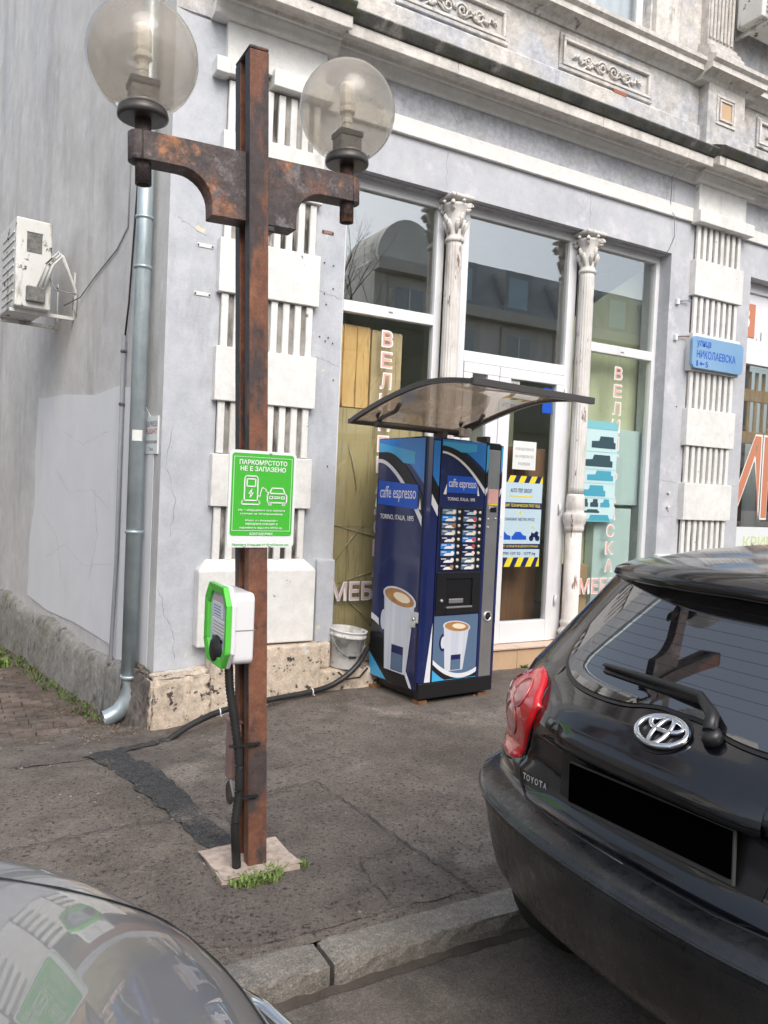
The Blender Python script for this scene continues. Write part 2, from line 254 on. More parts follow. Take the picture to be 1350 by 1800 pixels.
# ------------------------------------------------------------------ mesh helpers
class MB:
    def __init__(s): s.v = []; s.f = []; s.m = []; s.sm = []
    def add(s, vs, fs, mi=0, smooth=False):
        b = len(s.v); s.v += [tuple(v) for v in vs]
        for f in fs: s.f.append([b+i for i in f]); s.m.append(mi); s.sm.append(smooth)
        return s
    def box(s, x0, x1, y0, y1, z0, z1, mi=0):
        return s.add([(x0, y0, z0), (x1, y0, z0), (x1, y1, z0), (x0, y1, z0), (x0, y0, z1), (x1, y0, z1), (x1, y1, z1), (x0, y1, z1)],
                     [(0, 3, 2, 1), (4, 5, 6, 7), (0, 1, 5, 4), (1, 2, 6, 5), (2, 3, 7, 6), (3, 0, 4, 7)], mi)
    def hexa(s, p, mi=0):      # 8 points: bottom 4 ccw, top 4 ccw
        return s.add(p, [(0, 3, 2, 1), (4, 5, 6, 7), (0, 1, 5, 4), (1, 2, 6, 5), (2, 3, 7, 6), (3, 0, 4, 7)], mi)
    def prism(s, pts, a, b, mi=0, smooth=False):   # pts: list of Vector; extruded from +a to +b (vectors)
        a = Vector(a); b = Vector(b); n = len(pts)
        vs = [Vector(p)+a for p in pts]+[Vector(p)+b for p in pts]
        s.add(vs, [list(range(n))[::-1], list(range(n, 2*n))], mi)
        base = len(s.v)-2*n
        for i in range(n):
            j = (i+1) % n; s.f.append([base+i, base+j, base+n+j, base+n+i]); s.m.append(mi); s.sm.append(smooth)
        return s
    def lathe(s, prof, c=(0, 0, 0), n=24, mi=0, ax=None, smooth=True, flute=None):
        c = Vector(c); rings = []
        for (r, z) in prof:
            ring = []
            for k in range(n):
                t = 2*PI*k/n; rr = r*(1-flute[1]*(.5+.5*math.cos(t*flute[0]))) if (flute and flute[2] < z < flute[3]) else r
                p = Vector((rr*math.cos(t), rr*math.sin(t), z)); ring.append(c+(ax@p if ax else p))
            rings.append(ring)
        vs = [p for r in rings for p in r]; fs = []
        for i in range(len(prof)-1):
            for k in range(n):
                j = (k+1) % n; fs.append((i*n+k, i*n+j, (i+1)*n+j, (i+1)*n+k))
        s.add(vs, fs, mi, smooth)
        b = len(s.v)-len(vs)
        if prof[0][0] > 1e-6: s.f.append([b+k for k in range(n)][::-1]); s.m.append(mi); s.sm.append(False)
        if prof[-1][0] > 1e-6: s.f.append([b+(len(prof)-1)*n+k for k in range(n)]); s.m.append(mi); s.sm.append(False)
        return s
    def tube(s, path, r, n=10, mi=0, caps=True, rfun=None):
        path = [Vector(p) for p in path]; rings = []; up = Vector((0, 0, 1))
        for i, p in enumerate(path):
            d = (path[min(i+1, len(path)-1)]-path[max(i-1, 0)]).normalized()
            a = d.cross(up);
            if a.length < .05: a = d.cross(Vector((0, 1, 0)))
            a.normalize(); b = d.cross(a); rr = rfun(i) if rfun else (r[i] if isinstance(r, (list, tuple)) else r)
            rings.append([p+a*rr*math.cos(2*PI*k/n)+b*rr*math.sin(2*PI*k/n) for k in range(n)])
        vs = [q for R in rings for q in R]; fs = []
        for i in range(len(path)-1):
            for k in range(n):
                j = (k+1) % n; fs.append((i*n+k, i*n+j, (i+1)*n+j, (i+1)*n+k))
        s.add(vs, fs, mi, True); b = len(s.v)-len(vs)
        if caps:
            s.f.append([b+k for k in range(n)][::-1]); s.m.append(mi); s.sm.append(False)
            s.f.append([b+(len(path)-1)*n+k for k in range(n)]); s.m.append(mi); s.sm.append(False)
        return s
    def grid(s, rows, mi=0, smooth=True, close=False):
        nr = len(rows); nc = len(rows[0]); vs = [p for r in rows for p in r]; fs = []
        for i in range(nr-1):
            for k in range(nc if close else nc-1):
                j = (k+1) % nc; fs.append((i*nc+k, i*nc+j, (i+1)*nc+j, (i+1)*nc+k))
        return s.add(vs, fs, mi, smooth)
    def profile(s, prof, xa, xb, mi=0):   # profile (y,z) extruded along x, closed polygon
        return s.prism([(0, y, z) for y, z in prof], (xa, 0, 0), (xb, 0, 0), mi)
    def build(s, name, mat, parent=None, bevel=0, seg=2, label=None, cat=None, group=None, kind=None, local=False, xf=None, fix=True):
        me = bpy.data.meshes.new(name)
        vs = [xf@Vector(v) for v in s.v] if xf else s.v
        me.from_pydata([tuple(v) for v in vs], [], s.f); me.validate()
        mats = mat if isinstance(mat, (list, tuple)) else [mat]
        for q in mats: me.materials.append(MATS[q])
        if len(me.polygons) == len(s.f):
            for p, mi, sm in zip(me.polygons, s.m, s.sm): p.material_index = mi; p.use_smooth = sm
        if fix:
            bm = bmesh.new(); bm.from_mesh(me); bmesh.ops.recalc_face_normals(bm, faces=bm.faces); bm.to_mesh(me); bm.free()
        o = bpy.data.objects.new(name, me); COL.objects.link(o)
        if bevel:
            b = o.modifiers.new('bevel', 'BEVEL'); b.width = bevel; b.segments = seg; b.limit_method = 'ANGLE'; b.angle_limit = math.radians(40)
        attach(o, parent, local); tag(o, label, cat, group, kind); return o
def attach(o, parent, local=False):
    if parent is None: return
    o.parent = parent
    if not local: o.matrix_parent_inverse = wm(parent).inverted()
def wm(o):
    m = Matrix.LocRotScale(o.location, o.rotation_euler, o.scale)
    return (wm(o.parent) @ o.matrix_parent_inverse @ m) if o.parent else m
def tag(o, label=None, cat=None, group=None, kind=None):
    if label: o['label'] = label
    if cat: o['category'] = cat
    if group: o['group'] = group
    if kind: o['kind'] = kind
    return o
def thing(name, label, cat, loc=(0, 0, 0), rot=(0, 0, 0), group=None):
    o = bpy.data.objects.new(name, None); COL.objects.link(o); o.empty_display_size = .1
    o.location = loc; o.rotation_euler = rot; return tag(o, label, cat, group)
def ubox(name, mat, parent, x0, x1, y0, y1, z0, z1, bevel=0, **k): return MB().box(x0, x1, y0, y1, z0, z1).build(name, mat, parent, bevel, **k)
def text(name, body, mat, parent, org, xd, yd, w=None, h=None, thick=.001, bold=0., local=False, shear=0., align='C'):
    c = bpy.data.curves.new(name, 'FONT'); c.body = body; c.size = 1; c.offset = bold; c.resolution_u = 3; c.space_line = 1.0
    t = bpy.data.objects.new(name, c); COL.objects.link(t); bpy.context.view_layer.update(); me0 = t.to_mesh()
    vs = [v.co.copy() for v in me0.vertices]; fs = [list(p.vertices) for p in me0.polygons]; t.to_mesh_clear(); bpy.data.objects.remove(t); bpy.data.curves.remove(c)
    x0 = min(v.x for v in vs); x1 = max(v.x for v in vs); y0 = min(v.y for v in vs); y1 = max(v.y for v in vs)
    sx = w/(x1-x0) if w else None; sy = h/(y1-y0) if h else None; sx = sx or sy; sy = sy or sx
    xd = Vector(xd).normalized(); yd = Vector(yd).normalized(); nd = xd.cross(yd); org = Vector(org)
    cx = (x0+x1)/2 if align == 'C' else x0
    P = [org+xd*((v.x-cx)*sx)+yd*((v.y-(y0+y1)/2)*sy) for v in vs]
    mb = MB(); mb.add([p+nd*thick for p in P], fs)
    return mb.build(name, mat, parent, local=local, fix=False)
def sheet(name, mat, parent, pts, org, xd, yd, off=0., thick=.001, local=False, **k):
    xd = Vector(xd).normalized(); yd = Vector(yd).normalized(); nd = xd.cross(yd); org = Vector(org)
    return MB().prism([org+xd*a+yd*b for a, b in pts], nd*off, nd*(off+thick)).build(name, mat, parent, local=local, **k)
def ell(cx, cy, rx, ry, n=28, rot=0., a0=0., a1=2*PI):
    out = []
    for k in range(n):
        t = a0+(a1-a0)*k/(n if abs(a1-a0-2*PI) < 1e-6 else n-1); x = rx*math.cos(t); y = ry*math.sin(t)
        out.append((cx+x*math.cos(rot)-y*math.sin(rot), cy+x*math.sin(rot)+y*math.cos(rot)))
    return out
def interp(T, z):
    if z <= T[0][0]: return T[0][1]
    for a, b in zip(T, T[1:]):
        if z <= b[0]: return a[1]+(b[1]-a[1])*(z-a[0])/(b[0]-a[0])
    return T[-1][1]
def rrect(x0, x1, y0, y1, r, n=5):
    out = []
    for cx, cy, a in ((x1-r, y1-r, 0), (x0+r, y1-r, PI/2), (x0+r, y0+r, PI), (x1-r, y0+r, 1.5*PI)):
        out += [(cx+r*math.cos(a+PI/2*k/n), cy+r*math.sin(a+PI/2*k/n)) for k in range(n+1)]
    return out
def sstep(a, b, x):
    t = max(0., min(1., (x-a)/(b-a))); return t*t*(3-2*t)
# ------------------------------------------------------------------ ground
YW = 5.62                                   # plane of the street front wall
SA = math.radians(8)
P0 = Vector((1.285, YW, 0)); SD = Vector((-math.sin(SA), math.cos(SA), 0)); SN = Vector((-math.cos(SA), -math.sin(SA), 0))
def SW(s, off, z): return P0+SD*s+SN*off+Vector((0, 0, z))
ROADZ = -.09
def gz(x, y):
    d = interp([(2.6, 0), (4.3, -.02), (5.45, -.145), (6.4, -.29), (7.6, -.345), (8.9, -.40), (10.6, -.475), (16, -.7)], y)
    return d*(1-sstep(1.25, 2.5, x)) if y < 5.9 else d*(1-sstep(1.6, 2.5, x))
def sheet_ground(name, mat, x0, x1, y0, y1, dz=0., step=.09, jit=.003, kind='structure'):
    nx = max(2, int((x1-x0)/step)); ny = max(2, int((y1-y0)/step)); rows = []
    for j in range(ny+1):
        y = y0+(y1-y0)*j/ny
        rows.append([(x0+(x1-x0)*i/nx, y, gz(x0+(x1-x0)*i/nx, y)+dz+random.uniform(-jit, jit)) for i in range(nx+1)])
    return MB().grid(rows).build(name, mat, None, kind=kind, fix=False)
def draped(name, mat, poly, dz, parent=None, kind='structure', edge=.012, jit=.004):
    bm = bmesh.new(); vs = [bm.verts.new((x, y, 0)) for x, y in poly]; f = bm.faces.new(vs)
    bmesh.ops.triangulate(bm, faces=[f])
    for _ in range(4): bmesh.ops.subdivide_edges(bm, edges=[e for e in bm.edges if e.calc_length() > .09], cuts=1, use_grid_fill=False); bmesh.ops.triangulate(bm, faces=bm.faces)
    for v in bm.verts: v.co.z = gz(v.co.x, v.co.y)+dz+random.uniform(-jit, jit)*.5
    for v in [v for v in bm.verts if v.is_boundary]: v.co.x += random.uniform(-edge, edge); v.co.y += random.uniform(-edge, edge); v.co.z -= dz*.4
    bmesh.ops.recalc_face_normals(bm, faces=bm.faces)
    for ff in bm.faces:
        if ff.normal.z < 0: ff.normal_flip()
    me = bpy.data.meshes.new(name); bm.to_mesh(me); bm.free(); me.materials.append(MATS[mat])
    o = bpy.data.objects.new(name, me); COL.objects.link(o); attach(o, parent); return tag(o, kind=kind)
MB().grid([[(x, y, -.95) for x in (-300, 0, 300)] for y in (-300, 0, 300)], smooth=False).build('ground', 'soil', None, kind='structure', fix=False)
MB().grid([[(x, y, ROADZ) for x in (-150, -8, 0, 8, 150)] for y in (-9, -4.2, 0, 2.29)], smooth=False).build('road', 'road', None, kind='structure', fix=False)
sheet_ground('sidewalk', 'asphalt', .0, 9.0, 2.43, 5.75)
sheet_ground('sidewalk_far', 'asphalt', 9.0, 60, 2.43, 5.75, step=.8)
sheet_ground('side_street', 'asphalt', -9.0, .0, 2.43, 5.2, step=.2)
sheet_ground('side_lane', 'soil', -9., 1.7, 5.2, 18., dz=-.004, step=.22, jit=.006)
# herringbone-like small pavers, too small to count singly
mb = MB()
for j in range(0, 46):
    for i in range(0, 17):
        x = -1.6+i*.152+(.076 if j % 2 else 0); y = 5.62+j*.105
        lim = P0.x-.14*(y-YW)-.42-.1*math.sin(j*.9)
        if x > lim or (x > lim-.45 and random.random() < .45*(1-(y-5.6)/3)): continue
        if y < 5.95 and random.random() < .5: continue
        zc = gz(x, y); w, d, h = .071, .048, random.uniform(.010, .020)
        mb.hexa([(x-w, y-d, zc-.03), (x+w, y-d, zc-.03), (x+w, y+d, zc-.03), (x-w, y+d, zc-.03), (x-w, y-d, zc+h), (x+w, y-d, zc+h), (x+w, y+d, zc+h), (x-w, y+d, zc+h)])
mb.build('lane_pavers', 'paver', None, kind='stuff', label='small dirty brown pavers of the side lane', cat='paving')
draped('asphalt_trench', 'asphalt_fresh', [(.70, 4.86), (.733, 4.80), (.816, 4.446), (.882, 4.007), (.943, 3.659), (.975, 3.465), (1.027, 3.20), (1.13, 3.22), (1.14, 3.343), (1.123, 3.513), (1.103, 3.788), (1.055, 4.12), (1.008, 4.466), (.95, 4.84), (1.30, 5.03), (1.32, 5.12), (.9, 4.96)], .012, jit=.02, edge=.016)
draped('asphalt_seam', 'asphalt_dark', [(-.9, 4.72), (.258, 4.80), (.494, 4.785), (.729, 4.80), (.759, 4.883), (.506, 4.90), (.264, 4.91), (-.9, 4.82)], .006)
draped('asphalt_patch', 'asphalt_dark', [(.62, 2.62), (.94, 2.50), (1.19, 2.48), (1.51, 2.50), (1.90, 2.48), (1.84, 2.914), (1.817, 3.30), (1.76, 3.78), (1.464, 3.74), (1.19, 3.58), (1.19, 3.30), (.95, 3.27), (.854, 3.26), (.56, 3.16)], .005, jit=.006)
CRK = thing('cracks', '', ''); bpy.data.objects.remove(CRK)
def crack(pts, w=.008, sub=9):
    P = []
    for (a, b) in zip(pts, pts[1:]):
        for k in range(sub): t = k/sub; P.append((a[0]+(b[0]-a[0])*t+random.uniform(-.012, .012), a[1]+(b[1]-a[1])*t+random.uniform(-.012, .012)))
    P.append(pts[-1]); L = []; Rr = []
    for i, (x, y) in enumerate(P):
        q = P[min(i+1, len(P)-1)]; o = P[max(i-1, 0)]; dx, dy = q[0]-o[0], q[1]-o[1]; l = math.hypot(dx, dy) or 1; ww = w*random.uniform(.12, .7); z = gz(x, y)+.0125
        L.append((x-dy/l*ww, y+dx/l*ww, z)); Rr.append((x+dy/l*ww, y-dx/l*ww, z))
    MB().grid([L, Rr], smooth=False).build('pavement_crack', 'asphalt_fresh', bpy.data.objects['sidewalk'], kind=None, fix=False)
crack([(1.2, 3.70), (1.472, 3.759), (1.77, 3.805)], .006); crack([(1.77, 3.805), (1.789, 3.521), (1.822, 3.211), (1.838, 2.914), (1.873, 2.60), (1.88, 2.45)], .008)
crack([(1.571, 2.904), (1.53, 2.721), (1.52, 2.513)], .005); crack([(.1, 3.58), (.408, 3.614), (.628, 3.642), (.884, 3.636), (.956, 3.654)], .007); crack([(1.571, 2.904), (1.7, 2.86), (1.83, 2.88)], .004)
# kerb stones
kerb = thing('kerb', 'row of worn grey granite kerb stones', 'kerb'); kerb['kind'] = 'structure'; del kerb['label']; del kerb['category']
def kerbstone(x0, x1):
    nx = max(6, int((x1-x0)/.05)); rows = []; h = 0.004
    ys = [(2.285, ROADZ-.05), (2.283, ROADZ+.05), (2.284, -.010), (2.289, h), (2.33, h+.002), (2.37, h+.003), (2.41, h+.002), (2.432, h), (2.436, -.02), (2.436, -.1)]
    for i in range(nx+1):
        x = x0+(x1-x0)*i/nx; e = .008 if i in (0, nx) else 0
        chip = (.018*max(0, math.sin(x*9.3)*math.sin(x*23.1+1))**2)
        rows.append([(x, y+(chip if k in (2, 3) else 0)+random.uniform(-.004, .004), z-(e if k > 1 else 0)-(chip*.6 if k == 3 else 0)+random.uniform(-.0028, .0028)) for k, (y, z) in enumerate(ys)])
    mb = MB().grid(rows, smooth=False); n = len(ys); b = len(mb.v)
    mb.f.append(list(range(n))); mb.m.append(0); mb.sm.append(False); mb.f.append([nx*n+k for k in range(n)]); mb.m.append(0); mb.sm.append(False)
    mb.build('kerb_stone', 'granite', kerb)
xs = [-8, -7, -6.05, -5, -4.1, -3.05, -2.0, -1.1, -.1, .45, 1.155, 2.18, 3.2, 4.25, 5.2, 6.3, 7.3, 8.4, 9.4, 12, 16, 24]
for a, b in zip(xs, xs[1:]): kerbstone(a+.009, b-.009)
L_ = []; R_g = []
for k in range(260):      # gutter dirt, darkened to paint in the shadow line along the kerb
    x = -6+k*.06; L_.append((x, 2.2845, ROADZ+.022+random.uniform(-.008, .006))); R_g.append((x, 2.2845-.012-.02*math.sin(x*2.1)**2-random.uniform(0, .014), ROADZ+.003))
MB().grid([L_, R_g]).build('gutter_dirt_shade', 'gutter_soil_shade', None, kind='structure', fix=False)
# ------------------------------------------------------------------ corner building
BLD = thing('corner_building', 'old two storey corner house with blue grey plaster and white fluted pilasters', 'building', (1.285, YW, 0))
def wallboxes(name, mat, boxes, **k):
    mb = MB()
    for b in boxes: mb.box(*b)
    return mb.build(name, mat, BLD, **k)
Yb = 5.98
wallboxes('wall', 'wall_blue', [(1.285, 2.675, YW, Yb, -.2, 4.94)])
wallboxes('wall', 'wall_lilac', [(2.675, 6.41, YW, Yb, 4.18, 4.545), (6.41, 7.69, YW, Yb, -.1, 4.94), (7.69, 11.4, YW, Yb, 4.16, 4.545), (11.4, 14, YW, Yb, -.1, 4.94)])
wallboxes('frieze', 'frieze_grey', [(2.675, 6.41, YW, Yb, 4.545, 4.96), (7.69, 11.4, YW, Yb, 4.545, 4.96)])
wallboxes('soffit', 'frieze_grey', [(2.68, 6.405, YW+.06, Yb-.02, 4.172, 4.181)])
# upper wall with a window opening
wallboxes('attic_wall', 'attic', [(1.285, 14, YW, Yb, 4.96, 6.19), (1.285, 4.55, YW, Yb, 6.19, 9.2), (5.92, 8.3, YW, Yb, 6.19, 9.2), (9.6, 14, YW, Yb, 6.19, 9.2), (4.55, 5.92, YW, Yb, 8.2, 9.2), (8.3, 9.6, YW, Yb, 8.2, 9.2)])
# side wall: thin slab along SD
mb = MB()
def sslab(mb, s0, s1, o0, o1, z0, z1, mi=0): mb.hexa([SW(s0, o1, z0), SW(s0, o0, z0), SW(s1, o0, z0), SW(s1, o1, z0), SW(s0, o1, z1), SW(s0, o0, z1), SW(s1, o0, z1), SW(s1, o1, z1)], mi)
sslab(mb, 0.0, 14, -.35, 0.0, -.9, 9.2); mb.build('side_wall', 'side_grey', BLD)
mb = MB()   # repainted pale patch with uneven outline
pts = [(.12, -.1), (.12, 2.0), (.5, 2.30), (.95, 2.36), (1.6, 2.33), (2.5, 2.40), (3.3, 2.42), (3.62, 2.44), (3.70, 1.9), (3.66, 1.3), (3.85, .9), (3.88, .25), (3.0, .21), (2.0, .25), (1.0, .24), (.7, .05)]
mb.prism([SW(s, .004, z) for s, z in pts], (0, 0, 0), SN*.004); mb.build('repaint_patch', 'side_patch', BLD)
mb = MB(); rows = []
for i in range(90):      # mossy side plinth with ragged top
    s = .42+i*.13; zt = .12+.03*math.sin(s*3)+random.uniform(-.008, .010)
    rows.append([SW(s, .10, gz(1.1, YW+s)-.1), SW(s, .085+random.uniform(-.005, .006), zt-.22), SW(s, .07+random.uniform(-.006, .006), zt-.06), SW(s, .045, zt), SW(s, .0, zt+.02)])
mb.grid(rows).build('plinth', 'plinth_moss', BLD)
# corner plinth: worn sand-coloured block, dark rendered return on the lane side
def roughbox(name, mat, pts8, n=9, amp=.007, parent=None, bev=.018):
    bm = bmesh.new(); vs = [bm.verts.new(p) for p in pts8]
    for f in ((0, 3, 2, 1), (4, 5, 6, 7), (0, 1, 5, 4), (1, 2, 6, 5), (2, 3, 7, 6), (3, 0, 4, 7)): bm.faces.new([vs[i] for i in f])
    bmesh.ops.bevel(bm, geom=list(bm.edges), offset=bev, segments=2, affect='EDGES'); bmesh.ops.triangulate(bm, faces=bm.faces)
    for _ in range(4): bmesh.ops.subdivide_edges(bm, edges=[e for e in bm.edges if e.calc_length() > .06], cuts=1); bmesh.ops.triangulate(bm, faces=bm.faces)
    for v in bm.verts: v.co += Vector((random.uniform(-amp, amp), random.uniform(-amp, amp), random.uniform(-amp, amp)))
    bmesh.ops.recalc_face_normals(bm, faces=bm.faces)
    for f in bm.faces: f.smooth = True
    for v in bm.verts:
        if random.random() < .03: v.co += (Vector((sum(p[0] for p in pts8), sum(p[1] for p in pts8), sum(p[2] for p in pts8)))/8-v.co).normalized()*amp*3
    me = bpy.data.meshes.new(name); bm.to_mesh(me); bm.free(); me.materials.append(MATS[mat]); o = bpy.data.objects.new(name, me); COL.objects.link(o); attach(o, parent or BLD); return o
roughbox('plinth', 'plinth_sand', [(1.21, 5.40, -.35), (1.67, 5.42, -.35), (1.67, 5.63, -.35), (1.21, 5.63, -.35), (1.235, 5.425, .20), (1.67, 5.445, .235), (1.67, 5.63, .25), (1.235, 5.63, .215)])
roughbox('plinth', 'plinth_dark', [SW(-.17, .12, -.45), SW(-.17, .02, -.45), SW(.46, .0, -.45), SW(.46, .14, -.45), SW(-.155, .075, .19), SW(-.155, .0, .19), SW(.46, .0, .27), SW(.46, .055, .25)], amp=.009)
# ---- pilasters
BZ = [(3.79, 4.17), (3.005, 3.40), (2.22, 2.61), (1.435, 1.825)]
def pilaster(x0, x1, ztop=4.545, zbot=1.03, nfl=8, mat='trim_white'):
    xa, xb = x0+.035, x1-.035
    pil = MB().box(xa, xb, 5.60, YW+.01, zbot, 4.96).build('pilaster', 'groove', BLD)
    zs = [ztop]+[z for b in BZ for z in (b[1], b[0])]+[zbot]
    for z0, z1 in BZ:
        rb = [(-.004, .004)]
        a_, b_, c_, d_ = x0+random.uniform(-.005, .005), x1+random.uniform(-.005, .005), z0+random.uniform(-.005, .005), z1+random.uniform(-.005, .005)
        MB().box(a_, b_, 5.545+random.uniform(-.004, .004), YW+.005, c_, d_).build('block', mat, pil, .006, 2)
    pitch = (xb-xa)/(nfl-.45)
    for k in range(0, len(zs), 2):
        zt, zb_ = zs[k], zs[k+1]
        for i in range(nfl):
            a = xa+i*pitch
            MB().box(a, a+pitch*.54, 5.572, 5.603, zb_+random.uniform(0, .006), zt-random.uniform(0, .004)).build('flute', mat, pil, .004, 1)
    # neck block + band return
    MB().box(x0+.005, x1-.005, 5.555, YW+.004, 4.655, 4.95).build('capital', mat, pil, .004, 1)
    return pil
PL = pilaster(1.64, 2.437)
PR = pilaster(6.70, 7.465)
# white band (left pilaster has a break in it), returns round the pilasters
for x0, x1, y0, z0, z1 in ((2.40, 6.66, 5.585, 4.545, 4.685), (1.555, 1.66, 5.50, 4.545, 4.655), (1.66, 1.94, 5.52, 4.56, 4.67), (1.99, 2.475, 5.50, 4.565, 4.69), (6.66, 7.53, 5.49, 4.53, 4.655), (7.53, 11.4, 5.585, 4.53, 4.66)):
    MB().box(x0, x1, y0, YW+.006, z0, z1).build('band', 'trim_white', BLD, .006, 2)
# pedestal and base of left pilaster
def pedestal(x0, x1, y0, z0, z1, ch=.05):
    MB().add([(x0, y0, z0), (x1, y0, z0), (x1, YW, z0), (x0, YW, z0), (x0, y0, z1-ch), (x1, y0, z1-ch), (x1, YW, z1-ch), (x0, YW, z1-ch), (x0+ch, y0+ch, z1), (x1-ch, y0+ch, z1), (x1-ch, YW, z1), (x0+ch, YW, z1)],
             [(0, 3, 2, 1), (0, 1, 5, 4), (1, 2, 6, 5), (3, 0, 4, 7), (2, 3, 7, 6), (4, 5, 9, 8), (5, 6, 10, 9), (7, 4, 8, 11), (6, 7, 11, 10), (8, 9, 10, 11)]).build('pedestal', 'trim_white', BLD, .012, 2)
pedestal(1.56, 2.487, 5.50, .40, 1.04, .075)
pedestal(6.62, 7.53, 5.50, .40, 1.06, .07)
for x0, x1, y0, z1 in ((1.66, 2.535, 5.44, .385), (6.55, 7.6, 5.46, .40)):
    MB().box(x0, x1, y0, YW, -.12, z1).build('plinth', 'plinth_sand', BLD, .02, 3)
MB().box(2.53, 2.69, 5.575, YW+.02, .36, 1.035).build('jamb_base', 'wall_blue', BLD, .015, 2)
MB().box(2.538, 3.6, 5.47, YW+.25, -.1, .165).build('ledge', 'plinth_sand', BLD, .02, 2)
MB().box(2.548, 2.66, 5.53, YW+.02, .165, .375).build('ledge', 'plinth_sand', BLD, .02, 2)
MB().box(6.40, 6.64, 5.575, YW+.02, .3, 1.06).build('jamb_base', 'trim_white', BLD, .01, 2)
# ---- cornice (with break-forwards over the pilasters), attic band, string course
def corn(x0, x1, dy=0.):
    # body / moulding / fascia / dark lip, butted with millimetre offsets
    y = lambda v: v-dy
    m = MB().profile([(y(5.60), 4.945), (y(5.585), 4.955), (y(5.57), 4.985), (y(5.545), 5.015), (y(5.54), 5.03), (y(5.52), 5.035), (YW+.005, 5.035), (YW+.005, 4.945)], x0, x1).build('cornice_moulding', 'trim_white', BLD)
    m = MB().profile([(y(5.519), 5.036), (y(5.50), 5.055), (y(5.46), 5.06), (y(5.40), 5.052), (y(5.37), 5.04), (y(5.37), 5.12), (YW+.004, 5.12), (YW+.004, 5.036)], x0+.001, x1-.001).build('cornice_soffit', 'trim_dirty', BLD)
    x = x0
    while x < x1-.01:
        w = min(random.uniform(.7, 1.15), x1-x)
        if x1-x-w < .25: w = x1-x
        MB().box(x+.0015, x+w-.0015, y(5.345), y(5.37), 5.02, 5.113).build('cornice_block', 'trim_dirty', BLD, .004, 1); x += w
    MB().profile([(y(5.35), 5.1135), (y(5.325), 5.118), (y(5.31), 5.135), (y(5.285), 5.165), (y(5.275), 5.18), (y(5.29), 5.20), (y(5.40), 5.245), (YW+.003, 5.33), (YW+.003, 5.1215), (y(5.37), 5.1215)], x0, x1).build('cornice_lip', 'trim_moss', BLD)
corn(1.53, 2.50, .075); corn(2.50, 6.63, 0.); corn(6.63, 7.55, .075); corn(7.55, 14, 0)
def profbox(name, mat, prof, x0, x1): MB().profile(prof, x0, x1).build(name, mat, BLD)
for x0, x1 in ((1.285, 6.69), (7.27, 14)):
    profbox('attic_band', 'attic', [(5.585, 5.32), (5.585, 5.53), (5.60, 5.55), (YW+.002, 5.555), (YW+.002, 5.32)], x0, x1)
def strc(x0, x1, dy):
    y = lambda v: v-dy
    profbox('string_course', 'trim_dirty', [(y(5.60), 5.955), (y(5.575), 5.985), (y(5.55), 6.0), (y(5.50), 6.015), (y(5.465), 6.02), (y(5.465), 6.075), (y(5.45), 6.085), (y(5.43), 6.10), (y(5.425), 6.135), (y(5.46), 6.15), (YW+.001, 6.185), (YW+.001, 5.955)], x0, x1)
strc(1.285, 6.56, 0); strc(6.56, 7.43, .1); strc(7.43, 14, 0)
MB().box(6.69, 7.27, 5.50, YW+.002, 5.32, 5.96).build('pier', 'attic', BLD, .006, 1)
def frame_rect(name, mat, x0, x1, z0, z1, y0, y1, t, parent=None, bevel=.004):
    m = MB()
    for a in ((x0, x1, y0, y1, z1-t, z1), (x0, x1, y0, y1, z0, z0+t), (x0, x0+t, y0, y1, z0+t, z1-t), (x1-t, x1, y0, y1, z0+t, z1-t)): m.box(*a)
    return m.build(name, mat, parent or BLD, bevel, 1)
frame_rect('pier_panel', 'trim_dirty', 6.815, 7.115, 5.565, 5.87, 5.488, 5.502, .03)
frame_rect('pier_panel', 'trim_dirty', 6.86, 7.07, 5.61, 5.825, 5.482, 5.5015, .022)
MB().box(6.885, 7.045, 5.494, 5.5025, 5.635, 5.80).build('pier_panel', 'tile_sand', BLD)
for k, (z, zz) in enumerate(((6.26, 5.37), (6.32, 5.40), (6.38, 5.44))):
    MB().box(6.60+.015*k, 7.13-.015*k, zz+.06, YW+.001, z-.06, z).build('pilaster_base', 'attic', BLD, .012, 3)
up = MB().box(6.66, 7.06, 5.53, YW+.002, 6.38, 9.1).build('pilaster', 'attic', BLD)
for i in range(7): MB().box(6.675+i*.055, 6.71+i*.055, 5.512, 5.531, 6.42, 9.0).build('flute', 'attic', up, .004, 1)
for x0, x1 in ((3.03, 4.18), (4.77, 5.985), (7.62, 8.85)):
    pn = frame_rect('relief_panel', 'attic', x0, x1, 5.575, 5.90, 5.597, YW+.003, .035)
    frame_rect('panel_moulding', 'trim_dirty', x0+.04, x1-.04, 5.612, 5.862, 5.588, YW+.002, .028, pn)
    mb = MB(); cx = (x0+x1)/2; cz = 5.72; yy = 5.606
    def spiral(cx_, cz_, r0, turns, sgn, a0):
        return [(cx_+sgn*r0*(1-.78*t)*math.cos(a0+turns*2*PI*t), yy-.006*math.sin(PI*t), cz_+r0*(1-.78*t)*math.sin(a0+turns*2*PI*t)) for t in [k/26 for k in range(27)]]
    for sg in (-1, 1):
        mb.tube(spiral(cx+sg*.075, cz, .066, 1.6, -sg, 0), .011, 6); mb.tube(spiral(cx+sg*.245, cz+.01, .062, 1.4, sg, PI), .010, 6)
        mb.tube([(cx+sg*(.10+.30*t), yy, cz-.055+.05*math.sin(t*5)) for t in [k/14 for k in range(15)]], .009, 6)
        for q in range(9):
            a = .13+q*.034; mb.tube([(cx+sg*a, yy, cz+.02*math.sin(q*2)), (cx+sg*(a+.02), yy-.008, cz+.03*math.cos(q*1.7)), (cx+sg*(a+.045), yy, cz+.05*math.sin(q*2.3))], [.010, .014, .004], 6)
    mb.build('scroll_relief', 'trim_dirty', pn)
